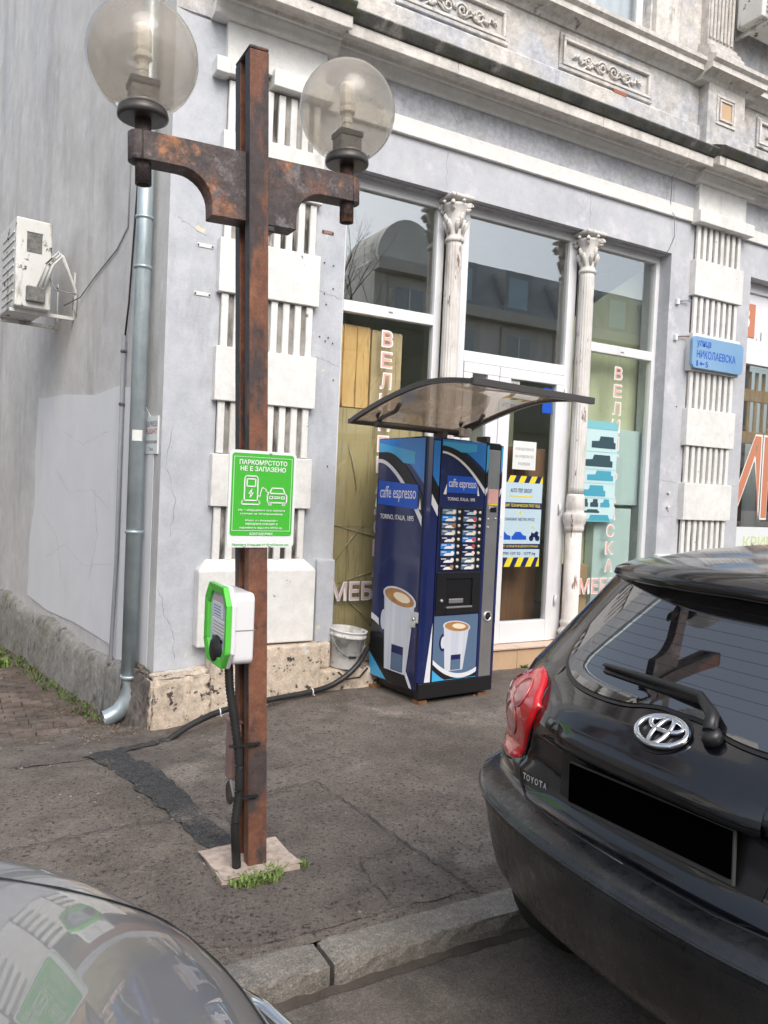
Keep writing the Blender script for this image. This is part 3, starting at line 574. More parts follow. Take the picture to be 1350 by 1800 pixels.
MB().box(5.45, 5.62, 5.5835, 5.60, 5.535, 5.57).build('plaster_chip', 'red_brick', BLD)
# ---- first-floor windows
for x0, x1 in ((4.55, 5.92), (8.3, 9.6)):
    wf = frame_rect('upper_window', 'upvc', x0, x1, 6.19, 8.2, 5.72, 5.79, .08)
    MB().box((x0+x1)/2-.04, (x0+x1)/2+.04, 5.72, 5.79, 6.27, 8.12).build('mullion', 'upvc', wf)
    MB().box(x0+.08, (x0+x1)/2-.04, 5.745, 5.752, 6.27, 8.12).build('pane', 'window_glass', wf); MB().box((x0+x1)/2+.04, x1-.08, 5.745, 5.752, 6.27, 8.12).build('pane', 'window_glass', wf)
    rows = [[(x0+.05+i*.025, 5.86+.012*math.sin(i*1.1), z) for i in range(int((x1-x0-.1)/.025)+1)] for z in (6.2, 8.2)]
    MB().grid(rows).build('curtain', 'upvc', wf)
for x0 in (5.95, 4.22): MB().box(x0, x0+.33, 5.565, YW+.001, 6.19, 9.0).build('window_surround', 'trim_dirty', BLD, .008, 2)
# ---- shop front: step, frames, panes, door
for i in range(9):
    x0 = 4.02+i*.30
    MB().box(x0+.002, x0+.298, 5.60, 5.63, -.05, .183).build('step_tile', 'tile_sand', BLD, .002, 1)
    MB().box(x0+.002, x0+.298, 5.575, 5.95, .185, .20).build('step_tile', 'tile_top', BLD, .002, 1)
MB().box(2.675, 6.72, 5.631, 5.97, -.1, .1845).build('step', 'plinth_sand', BLD)
MB().box(3.6, 4.02, 5.59, 5.97, -.1, .20).build('step', 'plinth_sand', BLD, .01, 1)
GY = 5.80
def pane(x0, x1, z0, z1, par, mat='window_glass', y=GY): return MB().box(x0, x1, y, y+.006, z0, z1).build('pane', mat, par)
def bars(name, L, par=None, mat='upvc', bevel=.006):
    m = MB()
    for b in L: m.box(*b)
    return m.build(name, mat, par or BLD, bevel, 2)
y0, y1 = 5.765, 5.835
LW = bars('window', [(2.68, 3.71, y0, y1, 4.095, 4.178), (2.68, 2.755, y0, y1, .26, 4.095), (3.635, 3.71, y0, y1, .26, 4.095), (2.755, 3.635, y0, y1, 3.07, 3.165), (2.68, 3.71, y0+.001, y1, .185, .26)])
pane(2.755, 3.635, 3.165, 4.095, LW); pane(2.755, 3.635, .26, 3.07, LW, 'window_glass_clear')
MW = bars('door_surround', [(3.80, 5.265, y0, y1, 4.105, 4.178), (3.80, 3.975, y0, y1, .205, 4.105), (5.165, 5.265, y0, y1, .205, 4.105), (3.975, 5.165, y0, y1, 2.80, 2.90)])
pane(3.975, 5.165, 2.90, 4.105, MW)
D1 = bars('door', [(4.385, 5.16, 5.752, 5.825, 2.70, 2.795), (4.385, 4.515, 5.752, 5.825, .205, 2.70), (5.07, 5.16, 5.752, 5.825, .205, 2.70), (4.515, 5.07, 5.752, 5.825, .205, .41)])
pane(4.515, 5.07, .41, 2.70, D1, 'window_glass_clear', y=5.79)
D2 = bars('door', [(3.98, 4.38, 5.755, 5.825, 2.705, 2.796), (3.98, 4.075, 5.755, 5.825, .205, 2.705), (4.245, 4.38, 5.755, 5.825, .205, 2.705), (4.075, 4.245, 5.755, 5.825, .205, .41)])
pane(4.075, 4.245, .41, 2.705, D2, y=5.79)
for z in (2.62, 1.5, .6): MB().lathe([(.012, z-.05), (.012, z+.05)], (5.18, 5.745, 0), 8).build('hinge', 'upvc', D1)
MB().box(4.425, 4.455, 5.70, 5.752, 1.22, 1.40).build('door_handle', 'upvc', D1, .006, 2)
RW = bars('window', [(5.34, 6.43, y0, y1, 4.105, 4.178), (5.34, 5.42, y0, y1, .27, 4.105), (6.36, 6.43, y0, y1, .27, 4.105), (5.42, 6.36, y0, y1, 3.085, 3.178), (5.34, 6.43, y0+.001, y1, .203, .335)])
pane(5.42, 6.36, 3.178, 4.105, RW); pane(5.42, 6.36, .335, 3.085, RW, 'window_glass_clear')
for x, w in ((3.2, LW), (5.93, RW)): MB().box(x-.02, x+.02, y0-.004, y0+.002, 3.115, 3.127).build('drain_cap', 'print_grey', w)
# columns
def column(x):
    yy = 5.66; b = .20
    c = MB().lathe([(.105, b), (.115, b+.02), (.115, b+.045), (.095, b+.06), (.10, b+.075), (.112, b+.10), (.10, b+.125), (.085, b+.14), (.085, b+.165), (.098, b+.185), (.088, b+.21), (.079, b+.225), (.079, 1.28)], (x, yy, 0), 32).build('column', 'column_paint', BLD)
    MB().lathe([(.079, 1.28), (.09, 1.29), (.098, 1.325), (.090, 1.335), (.108, 1.375), (.112, 1.40), (.118, 1.44), (.110, 1.46), (.09, 1.47), (.086, 1.50), (.094, 1.52), (.088, 1.57), (.086, 1.63), (.077, 1.65)], (x, yy, 0), 32).build('collar', 'column_paint', c)
    MB().lathe([(.076, 1.65), (.076, 1.72), (.076, 2.6), (.071, 3.74), (.071, 3.78)], (x, yy, 0), 72, flute=(18, .10, 1.70, 3.75)).build('shaft', 'column_paint', c)
    MB().lathe([(.071, 3.78), (.082, 3.785), (.084, 3.81), (.072, 3.82), (.070, 3.84), (.078, 3.93), (.088, 4.02), (.105, 4.08), (.118, 4.10)], (x, yy, 0), 32, flute=(16, .06, 3.85, 4.05)).build('capital', 'column_paint', c)
    mb = MB()
    for k in range(4):
        a = PI/4+k*PI/2; cx, cy = x+.115*math.cos(a), yy+.115*math.sin(a); d = Vector((math.cos(a), math.sin(a), 0)); 
        mb.tube([Vector((cx, cy, 4.075))+d*(.032*(1-.7*t)*math.cos(1.5*2*PI*t))+Vector((0, 0, .034*(1-.7*t)*math.sin(1.5*2*PI*t))) for t in [i/18 for i in range(19)]], .017, 7)
        a2 = a+PI/4; d2 = Vector((math.cos(a2), math.sin(a2), 0)); p = Vector((x, yy, 0))
        for da, zz, rr in ((0, 3.97, .095), (.38, 3.92, .088), (-.38, 3.92, .088)):
            d3 = Vector((math.cos(a2+da), math.sin(a2+da), 0)); mb.tube([p+d3*(rr-.022)+Vector((0, 0, zz-.07)), p+d3*(rr-.004)+Vector((0, 0, zz)), p+d3*(rr+.02)+Vector((0, 0, zz+.035)), p+d3*(rr+.026)+Vector((0, 0, zz+.02))], [.012, .021, .016, .006], 7)
        mb.lathe([(.0, -.016), (.016, -.008), (.018, .006), (.0, .018)], p+d2*.122+Vector((0, 0, 4.115)), 8)
    mb.build('capital_leaves', 'column_paint', c)
    MB().box(x-.118, x+.118, yy-.118, yy+.118, 4.14, 4.172).build('abacus', 'column_paint', c, .012, 2)
column(3.745); column(5.30)
# window lettering
def vword(word, x, z0, z1, par, hgt, w, mat='print_pink'):
    n = len(word)
    for i, ch in enumerate(word):
        z = z0+(z1-z0)*i/(n-1)
        text('letter', ch, 'print_white', par, (x, GY-.0012, z), (1, 0, 0), (0, 0, 1), w, hgt, .0004, .03)
        text('letter', ch, mat, par, (x, GY-.0022, z), (1, 0, 0), (0, 0, 1), w*.80, hgt*.84, .0004, .008)
vword('ВЕЛИНГРАДСКА', 3.20, 2.90, .93, LW, .145, .115)
vword('ВЕЛИНГРАДСКА', 5.93, 2.91, .93, RW, .138, .118)
for x, w, mt in ((3.16, LW, 'print_lilac'), (5.93, RW, 'print_pink')):
    text('letter', 'МЕБЕЛИ', 'print_white', w, (x, GY-.0012, .74 if w is LW else .72), (1, 0, 0), (0, 0, 1), .80, .165, .0004, .03)
    text('letter', 'МЕБЕЛИ', mt, w, (x, GY-.0022, .74 if w is LW else .72), (1, 0, 0), (0, 0, 1), .775, .145, .0004, .008)
# ---- shop interior
wallboxes('interior_wall', 'olive_wall', [(2.45, 6.95, 9.4, 9.5, .1, 4.5), (2.35, 2.45, 5.98, 9.5, .1, 4.5), (6.95, 7.05, 5.98, 9.5, .1, 4.5)])
wallboxes('interior_floor', 'shop_floor', [(2.45, 6.95, 5.98, 9.4, .1, .19)])
wallboxes('interior_ceiling', 'paper', [(2.45, 6.95, 5.98, 9.4, 4.4, 4.5)])
def loose(name, mat, label, cat, x0, x1, y0, y1, z0, z1, bevel=.004, group=None): return MB().box(x0, x1, y0, y1, z0, z1).build(name, mat, None, bevel, 2, label=label, cat=cat, group=group)
o = thing('wardrobe', 'knotty pine wardrobe standing behind the shop window with pink letters', 'wardrobe', (2.95, 6.1, .185))
MB().box(2.70, 3.09, 5.91, 6.40, .185, 3.0).build('carcass', 'pine', o, .006, 2)
for i in range(3): MB().box(2.705+i*.128, 2.828+i*.128, 5.892, 5.911, 2.30, 2.985).build('plank', 'pine', o, .004, 1)
loose('wood_panel', 'pine_pale', 'tall pale wooden board leaning beside the pine wardrobe', 'board', 3.10, 3.40, 5.89, 5.93, .185, 2.98)
o = thing('cardboard_cover', 'brown cardboard sheets taped behind the lower shop window', 'cardboard', (2.95, 5.88, .185))
for x0, x1, z0, z1 in ((2.70, 3.64, .19, 1.28), (2.70, 3.64, 1.285, 2.29)): MB().box(x0, x1, 5.872+.004*(z0 > 1), 5.882+.004*(z0 > 1), z0, z1).build('sheet', 'cardboard', o)
m = MB()
for a, b, c, d in ((2.78, 1.30, 3.6, 1.05), (2.80, .95, 3.1, 1.32), (2.85, .80, 3.5, .93), (2.9, 2.0, 3.0, 1.6), (3.3, .3, 2.9, .7)):
    m.tube([(a, 5.866, b), ((a+c)/2, 5.860, (b+d)/2+.03), (c, 5.866, d)], [.002, .007, .002], 5)
m.build('tape', 'film', o)
loose('dark_cabinet', 'dark_wood', 'dark brown cabinet seen through the glass of the shop door', 'cabinet', 4.45, 5.22, 6.1, 6.42, .19, 1.95)
loose('hanging_board', 'dark_wood', 'reddish wooden board behind the white notice on the shop door', 'board', 4.50, 5.10, 5.90, 5.92, 1.62, 2.08)
loose('cabinet', 'cabinet_pale', 'pale aqua cabinet standing behind the right shop window', 'cabinet', 5.78, 6.30, 5.88, 6.0, .19, 1.52)
loose('cabinet', 'cabinet_pale', 'pale aqua wall cupboard above the aqua cabinet in the shop', 'cabinet', 5.955, 6.40, 5.90, 6.0, 1.56, 2.35)
loose('carton_box', 'carton', 'tall brown carton beside the aqua cabinet in the shop', 'box', 5.46, 5.72, 5.88, 6.01, .19, .93)
MB().prism([(x, 0, z) for x, z in ((5.43, .35), (6.44, .35), (6.44, 4.08), (6.36, 4.06), (5.43, 3.42))], (0, 6.02, 0), (0, 6.04, 0)).build('olive_partition', 'olive_wall', None, label='olive green partition with a slanted top edge behind the right shop window', cat='partition')
loose('olive_screen', 'olive_wall', 'olive green screen behind the upper glass of the shop door', 'screen', 4.42, 5.12, 6.45, 6.47, .19, 2.62)
loose('shop_shelf', 'dark_wood', 'dark shelf with goods deep inside the furniture shop', 'shelf', 4.6, 5.1, 6.9, 7.2, .19, 2.3)
# posters (each a thing)
def poster(name, label, mat, x0, x1, z0, z1, y=5.797, rot=0.):
    o = thing(name, label, 'poster', ((x0+x1)/2, y, (z0+z1)/2)); MB().box(x0, x1, y-.0015, y, z0, z1).build('paper', mat, o); return o
YD = 5.786
o = poster('notice', 'white paper notice with three grey lines on the shop door', 'paper', 4.60, 4.88, 1.86, 2.13, YD)
for k, s in enumerate(('ИЗРАБОТВАМЕ', 'НА МЕБЕЛИ ПО', 'РАЗМЕРИ')): text('print', s, 'print_grey', o, (4.74, YD-.0018, 2.055-.07*k), (1, 0, 0), (0, 0, 1), .22 if k < 2 else .14, .028, .0004, .01)
o = poster('sticker', 'small blue square sticker at the top of the shop door', 'print_blue', 4.93, 5.05, 2.42, 2.66, YD)
for x in (4.965, 5.015): MB().prism([(x+a, YD-.002, 2.60+b) for a, b in ell(0, 0, .016, .02, 12)], (0, 0, 0), (0, -.0006, 0)).build('print', 'print_white', o)
o = poster('sticker', 'small white card at the upper corner of the shop door', 'paper', 4.53, 4.64, 2.55, 2.69, YD); text('print', 'СОД', 'print_navy', o, (4.585, YD-.0018, 2.655), (1, 0, 0), (0, 0, 1), .07, .025, .0004, .02)
o = poster('auto_poster', 'pale blue car inspection poster with yellow and blue striped ends', 'poster_ltblue', 4.46, 4.98, .93, 1.80, YD-.002)
def pr(pts, mat, y=YD-.0042): return MB().prism([(x, y, z) for x, z in pts], (0, 0, 0), (0, -.0006, 0)).build('print', mat, o)
for z0, z1 in ((1.735, 1.80), (.93, 1.02)):
    pr([(4.46, z0), (4.98, z0), (4.98, z1), (4.46, z1)], 'print_yellow', YD-.0036)
    for i in range(4): x = 4.49+i*.13; h = (z1-z0)*.5; pr([(x, z0), (x+.06, z0), (x+.06+h, z1), (x+h, z1)] if i < 3 else [(x, z0), (x+.06, z0), (x+.09, z1), (x+h, z1)], 'print_navy')
for z0, z1 in ((1.485, 1.545), (1.10, 1.15)): pr([(4.46, z0), (4.98, z0), (4.98, z1), (4.46, z1)], 'print_navy')
for s, z, w, h, mt in (('AUTO TEST GROUP', 1.66, .26, .038, 'print_navy'), ('ПАРКИНГ МЕТРО РУСЕ', 1.385, .36, .028, 'print_navy'), ('ВАШИЯ ТЕХНИЧЕСКИ ПРЕГЛЕД', 1.515, .48, .034, 'print_yellow'), ('НЕ ОТ 13 ПУНКТА В ЦЯЛАТА СТРАНА', 1.125, .48, .026, 'print_yellow'), ('0700 107 52   GTP.bg', 1.055, .42, .032, 'print_navy')):
    text('print', s, mt, o, (4.72, YD-.0045, z), (1, 0, 0), (0, 0, 1), w, h, .0006, .012)
pr([(4.58, 1.60), (4.86, 1.60), (4.86, 1.612), (4.58, 1.612)], 'print_yellow')
for cx in (4.53, 4.72): pr([(cx-.09, 1.19), (cx+.09, 1.19), (cx+.085, 1.225), (cx+.045, 1.235), (cx+.015, 1.265), (cx-.045, 1.265), (cx-.075, 1.23), (cx-.09, 1.22)], 'print_blue')
pr(ell(4.87, 1.205, .028, .028, 14), 'print_navy'); pr(ell(4.945, 1.205, .028, .028, 14), 'print_navy'); pr([(4.86, 1.22), (4.94, 1.21), (4.96, 1.26), (4.93, 1.275), (4.90, 1.25), (4.87, 1.265)], 'print_navy')
pr(ell(4.72, 1.45, .014, .018, 12), 'print_yellow'); pr([(4.86, 1.30), (4.90, 1.30), (4.88, 1.33)], 'print_yellow')
o = poster('sofa_poster', 'teal furniture poster with rows of sofas in the right shop window', 'poster_pale', 5.46, 5.955, 1.38, 2.40, 5.792)
def pr2(pts, mat, y=5.7885): return MB().prism([(x, y, z) for x, z in pts], (0, 0, 0), (0, -.0006, 0)).build('print', mat, o)
pr2([(5.46, 2.32), (5.955, 2.32), (5.955, 2.40), (5.46, 2.40)], 'poster_teal'); pr2([(5.46, 1.38), (5.955, 1.38), (5.955, 1.41), (5.46, 1.41)], 'poster_teal'); pr2([(5.60, 1.39), (5.90, 1.39), (5.87, 1.45), (5.63, 1.45)], 'sofa_teal', 5.7875)
def sofa(x, z, w, h, mat): pr2([(x, z), (x+w, z), (x+w, z+h*.5), (x+w*.92, z+h*.55), (x+w*.9, z+h), (x+w*.35, z+h), (x+w*.3, z+h*.6), (x, z+h*.55)], mat)
for x, z, w, h, mt in ((5.60, 2.13, .33, .12, 'sofa_dark'), (5.50, 1.94, .40, .12, 'sofa_dark'), (5.56, 1.80, .36, .10, 'sofa_teal'), (5.49, 1.64, .33, .11, 'sofa_teal'), (5.48, 1.53, .11, .08, 'sofa_dark'), (5.62, 1.53, .11, .08, 'sofa_dark'), (5.76, 1.53, .13, .08, 'sofa_teal'), (5.50, 1.47, .25, .035, 'sofa_dark')): sofa(x, z, w, h, mt)
for z in (2.09, 1.91, 1.77, 1.62): pr2([(5.47, z), (5.945, z), (5.945, z+.004), (5.47, z+.004)], 'poster_teal')
# ---- neighbouring shop front on the same house
NB = bars('shop_window', [(7.69, 11.4, 5.76, 5.83, 4.05, 4.158), (7.69, 7.76, 5.76, 5.83, .2, 4.05), (7.76, 11.4, 5.76, 5.83, 3.24, 3.36), (9.4, 9.5, 5.76, 5.83, .2, 3.24), (7.69, 11.4, 5.761, 5.83, -.1, .2)])
MB().box(7.76, 11.4, 5.79, 5.80, 3.36, 4.05).build('sign_panel', 'upvc', NB)
MB().box(7.72, 8.03, 5.782, 5.789, 3.55, 3.93).build('sign_square', 'print_orange', NB)
text('letter', 'β', 'print_white', NB, (7.86, 5.7815, 3.73), (1, 0, 0), (0, 0, 1), .15, .30, .0006, .01)
text('letter', '.1', 'print_grey', NB, (8.12, 5.7885, 3.58), (1, 0, 0), (0, 0, 1), .1, .1, .0006)
MB().box(7.76, 9.4, 5.795, 5.801, .2, 3.24).build('pane', 'window_glass', NB); MB().box(9.5, 11.4, 5.795, 5.801, .2, 3.24).build('pane', 'window_glass', NB)
for x, s in ((8.02, 'И'), (8.62, 'Н')):
    text('letter', s, 'print_white', NB, (x, 5.793, 1.95), (1, 0, 0), (0, 0, 1), .58, 1.0, .0005, .02); text('letter', s, 'print_orange', NB, (x, 5.7925, 1.95), (1, 0, 0), (0, 0, 1), .54, .96, .0008, .008)
MB().box(7.76, 9.4, 5.786, 5.7945, .3, 1.36).build('window_film', 'sign_white', NB); text('letter', 'КРИВ', 'lime_pale', NB, (8.32, 5.7855, 1.18), (1, 0, 0), (0, 0, 1), .55, .14, .0006, .02)
text('letter', 'мебели за съни', 'print_grey', NB, (8.3, 5.7855, 1.06), (1, 0, 0), (0, 0, 1), .5, .035, .0006)
frame_rect('print_frame', 'print_grey', 8.05, 8.6, .62, 1.0, 5.783, 5.786, .006, NB, 0)
wallboxes('interior_wall', 'dark_wood', [(7.4, 11.6, 8.4, 8.5, .1, 4.3)]); wallboxes('interior_floor', 'shop_floor', [(7.1, 11.6, 5.98, 8.4, .1, .19)])
o = thing('slatted_crib', 'pine slatted bed frame behind the orange lettered window', 'bed frame', (8.4, 6.0, .19))
for z in (2.35, 2.85): MB().box(7.75, 9.2, 5.92, 5.96, z, z+.14).build('rail', 'pine', o, .004, 1)
for i in range(11): MB().box(7.80+i*.13, 7.85+i*.13, 5.93, 5.95, 2.49, 3.2).build('slat', 'pine', o, .003, 1)
for x in (7.76, 9.15): MB().box(x, x+.05, 5.92, 5.97, .19, 2.35).build('leg', 'pine', o)
def wcrack(pts, par, on_side=False, r=.0016):
    P = []
    for (a, b) in zip(pts, pts[1:]):
        for k in range(7): t = k/7; P.append((a[0]+(b[0]-a[0])*t+random.uniform(-.012, .012), a[1]+(b[1]-a[1])*t+random.uniform(-.008, .008)))
    P.append(pts[-1]); Q = [SW(x, .0085 if on_side == 2 else .0005, z) if on_side else Vector((x, YW-.0003, z)) for x, z in P]
    MB().tube(Q, [r*random.uniform(.3, 1) for _ in Q], 4).build('plaster_crack', 'plinth_dark', par)
for c_ in ([(1.30, .85), (1.36, .62), (1.42, .50), (1.43, .30)], [(1.36, 2.0), (1.33, 1.7), (1.40, 1.45), (1.37, 1.2)], [(1.34, 3.5), (1.42, 3.46), (1.56, 3.40)], [(2.46, 3.16), (2.66, 3.12)], [(2.46, 2.64), (2.67, 2.58)], [(3.62, 4.90), (3.70, 4.75), (3.69, 4.69)], [(3.60, 4.54), (3.61, 4.20)], [(5.25, 4.54), (5.27, 4.19)], [(6.45, 4.50), (6.47, 4.2)], [(6.43, 1.84), (6.68, 1.82)], [(6.43, 1.46), (6.68, 1.45)], [(7.5, 1.83), (7.68, 1.82)], [(6.2, 4.93), (6.3, 4.80), (6.28, 4.70)]): wcrack(c_, BLD)
for c_ in ([(1.2, 2.0), (1.9, 1.9), (2.6, 2.05)], [(2.9, 1.7), (2.3, 1.45), (1.6, 1.5), (1.1, 1.35)], [(1.0, .9), (1.8, .8), (2.4, .95), (3.1, .75)], [(3.3, 1.2), (2.7, 1.0), (2.5, .6)], [(1.5, 1.5), (1.4, 1.1), (1.6, .7)]): wcrack(c_, BLD, 2, .0008)
# small wall fittings: nails, brackets
def bracket(name, label, x, z, y=YW, w=.075, h=.028, mat='trim_white', rusty=True):
    o = thing(name, label, 'bracket', (x, y, z)); MB().box(x, x+w, y-.006, y, z-h/2, z+h/2).build('plate', mat, o, .002, 1)
    for a in (.008, w-.008): MB().lathe([(.007, 0), (.006, .008), (0, .01)], (x+a, y-.006, z), 8, ax=Matrix.Rotation(PI/2, 3, 'X')).build('bolt', 'plinth_dark', o)
bracket('wall_bracket', 'upper pale strap bracket beside the left fluted pilaster', 1.49, 3.33, w=.12)
bracket('wall_bracket', 'lower pale strap bracket beside the left fluted pilaster', 1.48, 2.98, w=.12)
bracket('wall_bracket', 'rusty flat bracket on the grey wall above the shop window jamb', 2.47, 3.62, w=.10, mat='box_rust')
for x, z, y_ in ((2.50, 3.38, 0), (2.58, 3.37, 0), (2.585, 3.19, 0), (2.51, 3.14, 0), (2.53, 3.06, 0), (2.485, 2.80, 0), (2.535, 2.77, 0), (2.60, 2.76, 0), (2.56, 2.80, 0), (2.62, 2.47, 0), (2.60, 1.78, 0), (6.6, 2.62, 0), (6.56, 1.52, 0)):
    MB().lathe([(.004, 0), (.006, .004), (.005, .010), (0, .012)], (x, YW-.001, z), 8, ax=Matrix.Rotation(PI/2, 3, 'X')).build('nail_stub', 'plinth_dark', BLD)
for z, lab, mt in ((3.71, 'thin grey wire hook on the wall beside the right pilaster', 'print_grey'), (3.34, 'rusty hook on the wall just left of the blue street sign', 'box_rust')):
    o = thing('wall_hook', lab, 'hook', (6.56, YW, z)); MB().box(6.50, 6.54, YW-.03, YW, z-.04, z+.02).build('plate', 'sign_white', o, .003, 1); MB().tube([(6.53, YW-.02, z-.005), (6.60, YW-.03, z+.01), (6.69, YW-.04, z+.02)], .008, 8).build('rod', mt, o)
for x, z in ((6.53, 1.70), (6.53, 1.55)): MB().box(x, x+.03, YW-.03, YW, z, z+.02).build('wall_stub', 'trim_white', BLD, .004, 1)
MB().tube([(6.30, 5.37, 4.99), (6.24, 5.52, 4.90), (6.33, 5.60, 4.60), (6.36, 5.57, 4.55), (6.42, 5.605, 4.35), (6.36, 5.61, 4.22), (6.32, 5.615, 4.16)], .004, 6).build('loose_cable', 'print_grey', None, label='thin grey cable dangling from the cornice to the window corner', cat='cable')
# street name sign
o = thing('street_sign', 'light blue enamel street name sign on the right white pilaster', 'street sign', (7.06, 5.52, 3.19))
MB().prism([(x, 0, z) for x, z in rrect(6.655, 7.47, 3.025, 3.355, .055)], (0, 5.535, 0), (0, 5.495, 0)).build('plate', 'street_blue', o, .006, 2)
for s, x, z, w, h in (('улица', 6.715, 3.275, .22, .082), ('НИКОЛАЕВСКА', 6.72, 3.175, .62, .085), ('1', 6.72, 3.075, .025, .058), ('5', 6.86, 3.073, .045, .058)): text('lettering', s, 'print_blue', o, (x, 5.4945, z), (1, 0, 0), (0, 0, 1), w, h, .0008, .015, align='L')
MB().prism([(x, 0, z) for x, z in ((6.77, 3.075), (6.80, 3.10), (6.80, 3.082), (6.845, 3.082), (6.845, 3.068), (6.80, 3.068), (6.80, 3.05))], (0, 5.4948, 0), (0, 5.4938, 0)).build('lettering', 'print_blue', o)
# ---- downpipe, thin conduit, plaque on the side wall
o = thing('downpipe', 'galvanised steel rainwater downpipe on the grey side wall', 'downpipe', SW(.26, .1, -.2))
PO = .085
MB().tube([SW(.26, PO, 9.0), SW(.26, PO, 3.58), SW(.26, PO, .12)], .058, 18).build('pipe', 'galv', o)
MB().tube([SW(.26, PO, .135), SW(.26, PO, .02), SW(.26, PO+.015, -.05), SW(.27, PO+.06, -.115), SW(.28, PO+.12, -.15), SW(.285, PO+.165, -.165)], .062, 18, caps=False).build('elbow', 'galv', o)
for z in (3.52, 3.16, 1.22, .14, 5.2): MB().lathe([(.0595, z-.012), (.066, z-.01), (.066, z+.01), (.0595, z+.012)], SW(.26, PO, 0), 18).build('clamp', 'galv', o)
MB().add([SW(.26, PO+.0, 1.95)+Vector((math.cos(a)*.0605, math.sin(a)*.0605, z)) for z in (-.06, .02) for a in [(-2.4+.25*k) for k in range(6)]], [(k, k+1, k+7, k+6) for k in range(5)], 0, True).build('torn_label', 'paper', o)
o = thing('thin_conduit', 'thin grey cable conduit beside the downpipe', 'conduit', SW(.80, .03, -.3))
MB().tube([SW(.80, .03, 2.75), SW(.80, .03, 1.0), SW(.81, .05, .1), SW(.815, .10, -.29)], .017, 10).build('tube', 'print_grey', o)
for z in (2.2, .12, 2.62): MB().lathe([(.018, z-.012), (.024, z-.01), (.024, z+.01), (.018, z+.012)], SW(.80, .03 if z > 1 else .05, 0), 10).build('clip', 'plinth_dark', o)
MB().tube([SW(.62, .012, 9), SW(.64, .012, 4.0), SW(.74, .02, 3.0), SW(.80, .025, 2.7)], .008, 6).build('black_cable', 'hose_black', None, label='black cable running down the side wall beside the downpipe', cat='cable')
MB().tube([SW(.85, .008, 4.2), SW(.86, .008, 3.62), SW(1.1, .010, 3.50), SW(1.7, .012, 3.38), SW(2.1, .02, 3.27), SW(2.35, .10, 3.22)], .006, 6).build('grey_cable', 'print_grey', None, label='thin grey cable running from the air conditioner across the side wall', cat='cable')
o = thing('wall_plaque', 'small white express freight plaque on the side wall behind the downpipe', 'plaque', SW(.2, .01, 1.9))
mb = MB(); sslab(mb, .05, .34, 0, .012, 1.80, 2.075); mb.build('board', 'sign_white', o)
for s, z, h, mt in (('EXPRESS', 2.02, .04, 'print_grey'), ('FLIGHT', 1.965, .036, 'print_red'), ('резервации', 1.885, .028, 'print_grey'), ('Тел.', 1.835, .028, 'print_grey')): text('lettering', s, mt, o, SW(.17, .0125, z), -SD, (0, 0, 1), .22 if len(s) > 4 else .1, h, .0006, .01)
# ---- air conditioners
def aircon(label, org, xd, wd_, dd, hh, z0, piped, b0=.10):
    """org: rear corner on the wall, xd along the wall, nd outward"""
    xd = Vector(xd).normalized(); nd = xd.cross(Vector((0, 0, 1))) if not piped else SN; org = Vector(org)
    def B(mb, a0, a1, b0, b1, c0, c1, mi=0): mb.hexa([org+xd*a+nd*b+Vector((0, 0, c)) for c in (c0, c1) for a, b in ((a0, b1), (a1, b1), (a1, b0), (a0, b0))], mi); return mb
    b0 = .24 if piped else .10
    o = thing('air_conditioner', label, 'air conditioner', org+nd*.3+Vector((0, 0, z0)))
    body = B(MB(), 0, wd_, b0, b0+dd, z0, z0+hh).build('casing', 'ac_white', o, .015, 3)
    for k in range(9): B(MB(), .06, wd_-.3, b0+dd+.001, b0+dd+.008, z0+.06+k*(hh-.12)/9, z0+.075+k*(hh-.12)/9).build('grille_bar', 'ac_white', body)
    for a in (.12, wd_-.12):
        br = B(MB(), a-.015, a+.015, .0, .012, z0-.03, z0+.42).build('bracket', 'ac_white', o); B(MB(), a-.018, a+.018, .012, b0+dd+.02, z0-.035, z0-.003).build('bracket_arm', 'ac_white', br)
    if piped:
        B(MB(), -.004, .001, .33, .46, z0+.50, z0+.68).build('side_recess', 'ac_dark', body); B(MB(), -.010, .001, .325, .465, z0+.68, z0+.70).build('side_lip', 'ac_white', body)
        B(MB(), -.05, .001, .30, .46, z0+.05, z0+.19).build('valve_cover', 'ac_dark', o, .012, 2)
        for k in range(3):
            q = MB().tube([org+nd*(.31+.03*k)+xd*(-.03)+Vector((0, 0, z0+.18)), org+nd*(.25+.03*k)+xd*(-.08)+Vector((0, 0, z0+.40)), org+nd*(.17+.02*k)+xd*(-.09)+Vector((0, 0, z0+.50+.015*k)), org+nd*(.09)+xd*(-.05)+Vector((0, 0, z0+.34)), org+nd*.03+xd*(-.03)+Vector((0, 0, z0+.22)), org+nd*.03+xd*(0)+Vector((0, 0, z0+.06)), org+nd*.0+xd*.03+Vector((0, 0, z0))], .014-.002*k, 8).build('pipe', 'ac_white', o)
        MB().tube([org+nd*.26+xd*(-.01)+Vector((0, 0, z0+.30)), org+nd*.22+xd*(-.03)+Vector((0, 0, z0+.2)), org+nd*.10+xd*(-.05)+Vector((0, 0, z0+.18)), org+nd*.03+xd*(-.04)+Vector((0, 0, z0+.19))], .006, 6).build('wire', 'print_grey', o)
    return o
aircon('white air conditioner with green streaks and looped pipes on side wall brackets', SW(2.25, 0, 0), SD, .85, .31, .80, 3.13, True)
aircon('white air conditioner on the upper facade beside the fluted upper pilaster', (7.08, YW, 0), (1, 0, 0), .80, .30, .55, 6.62, False)
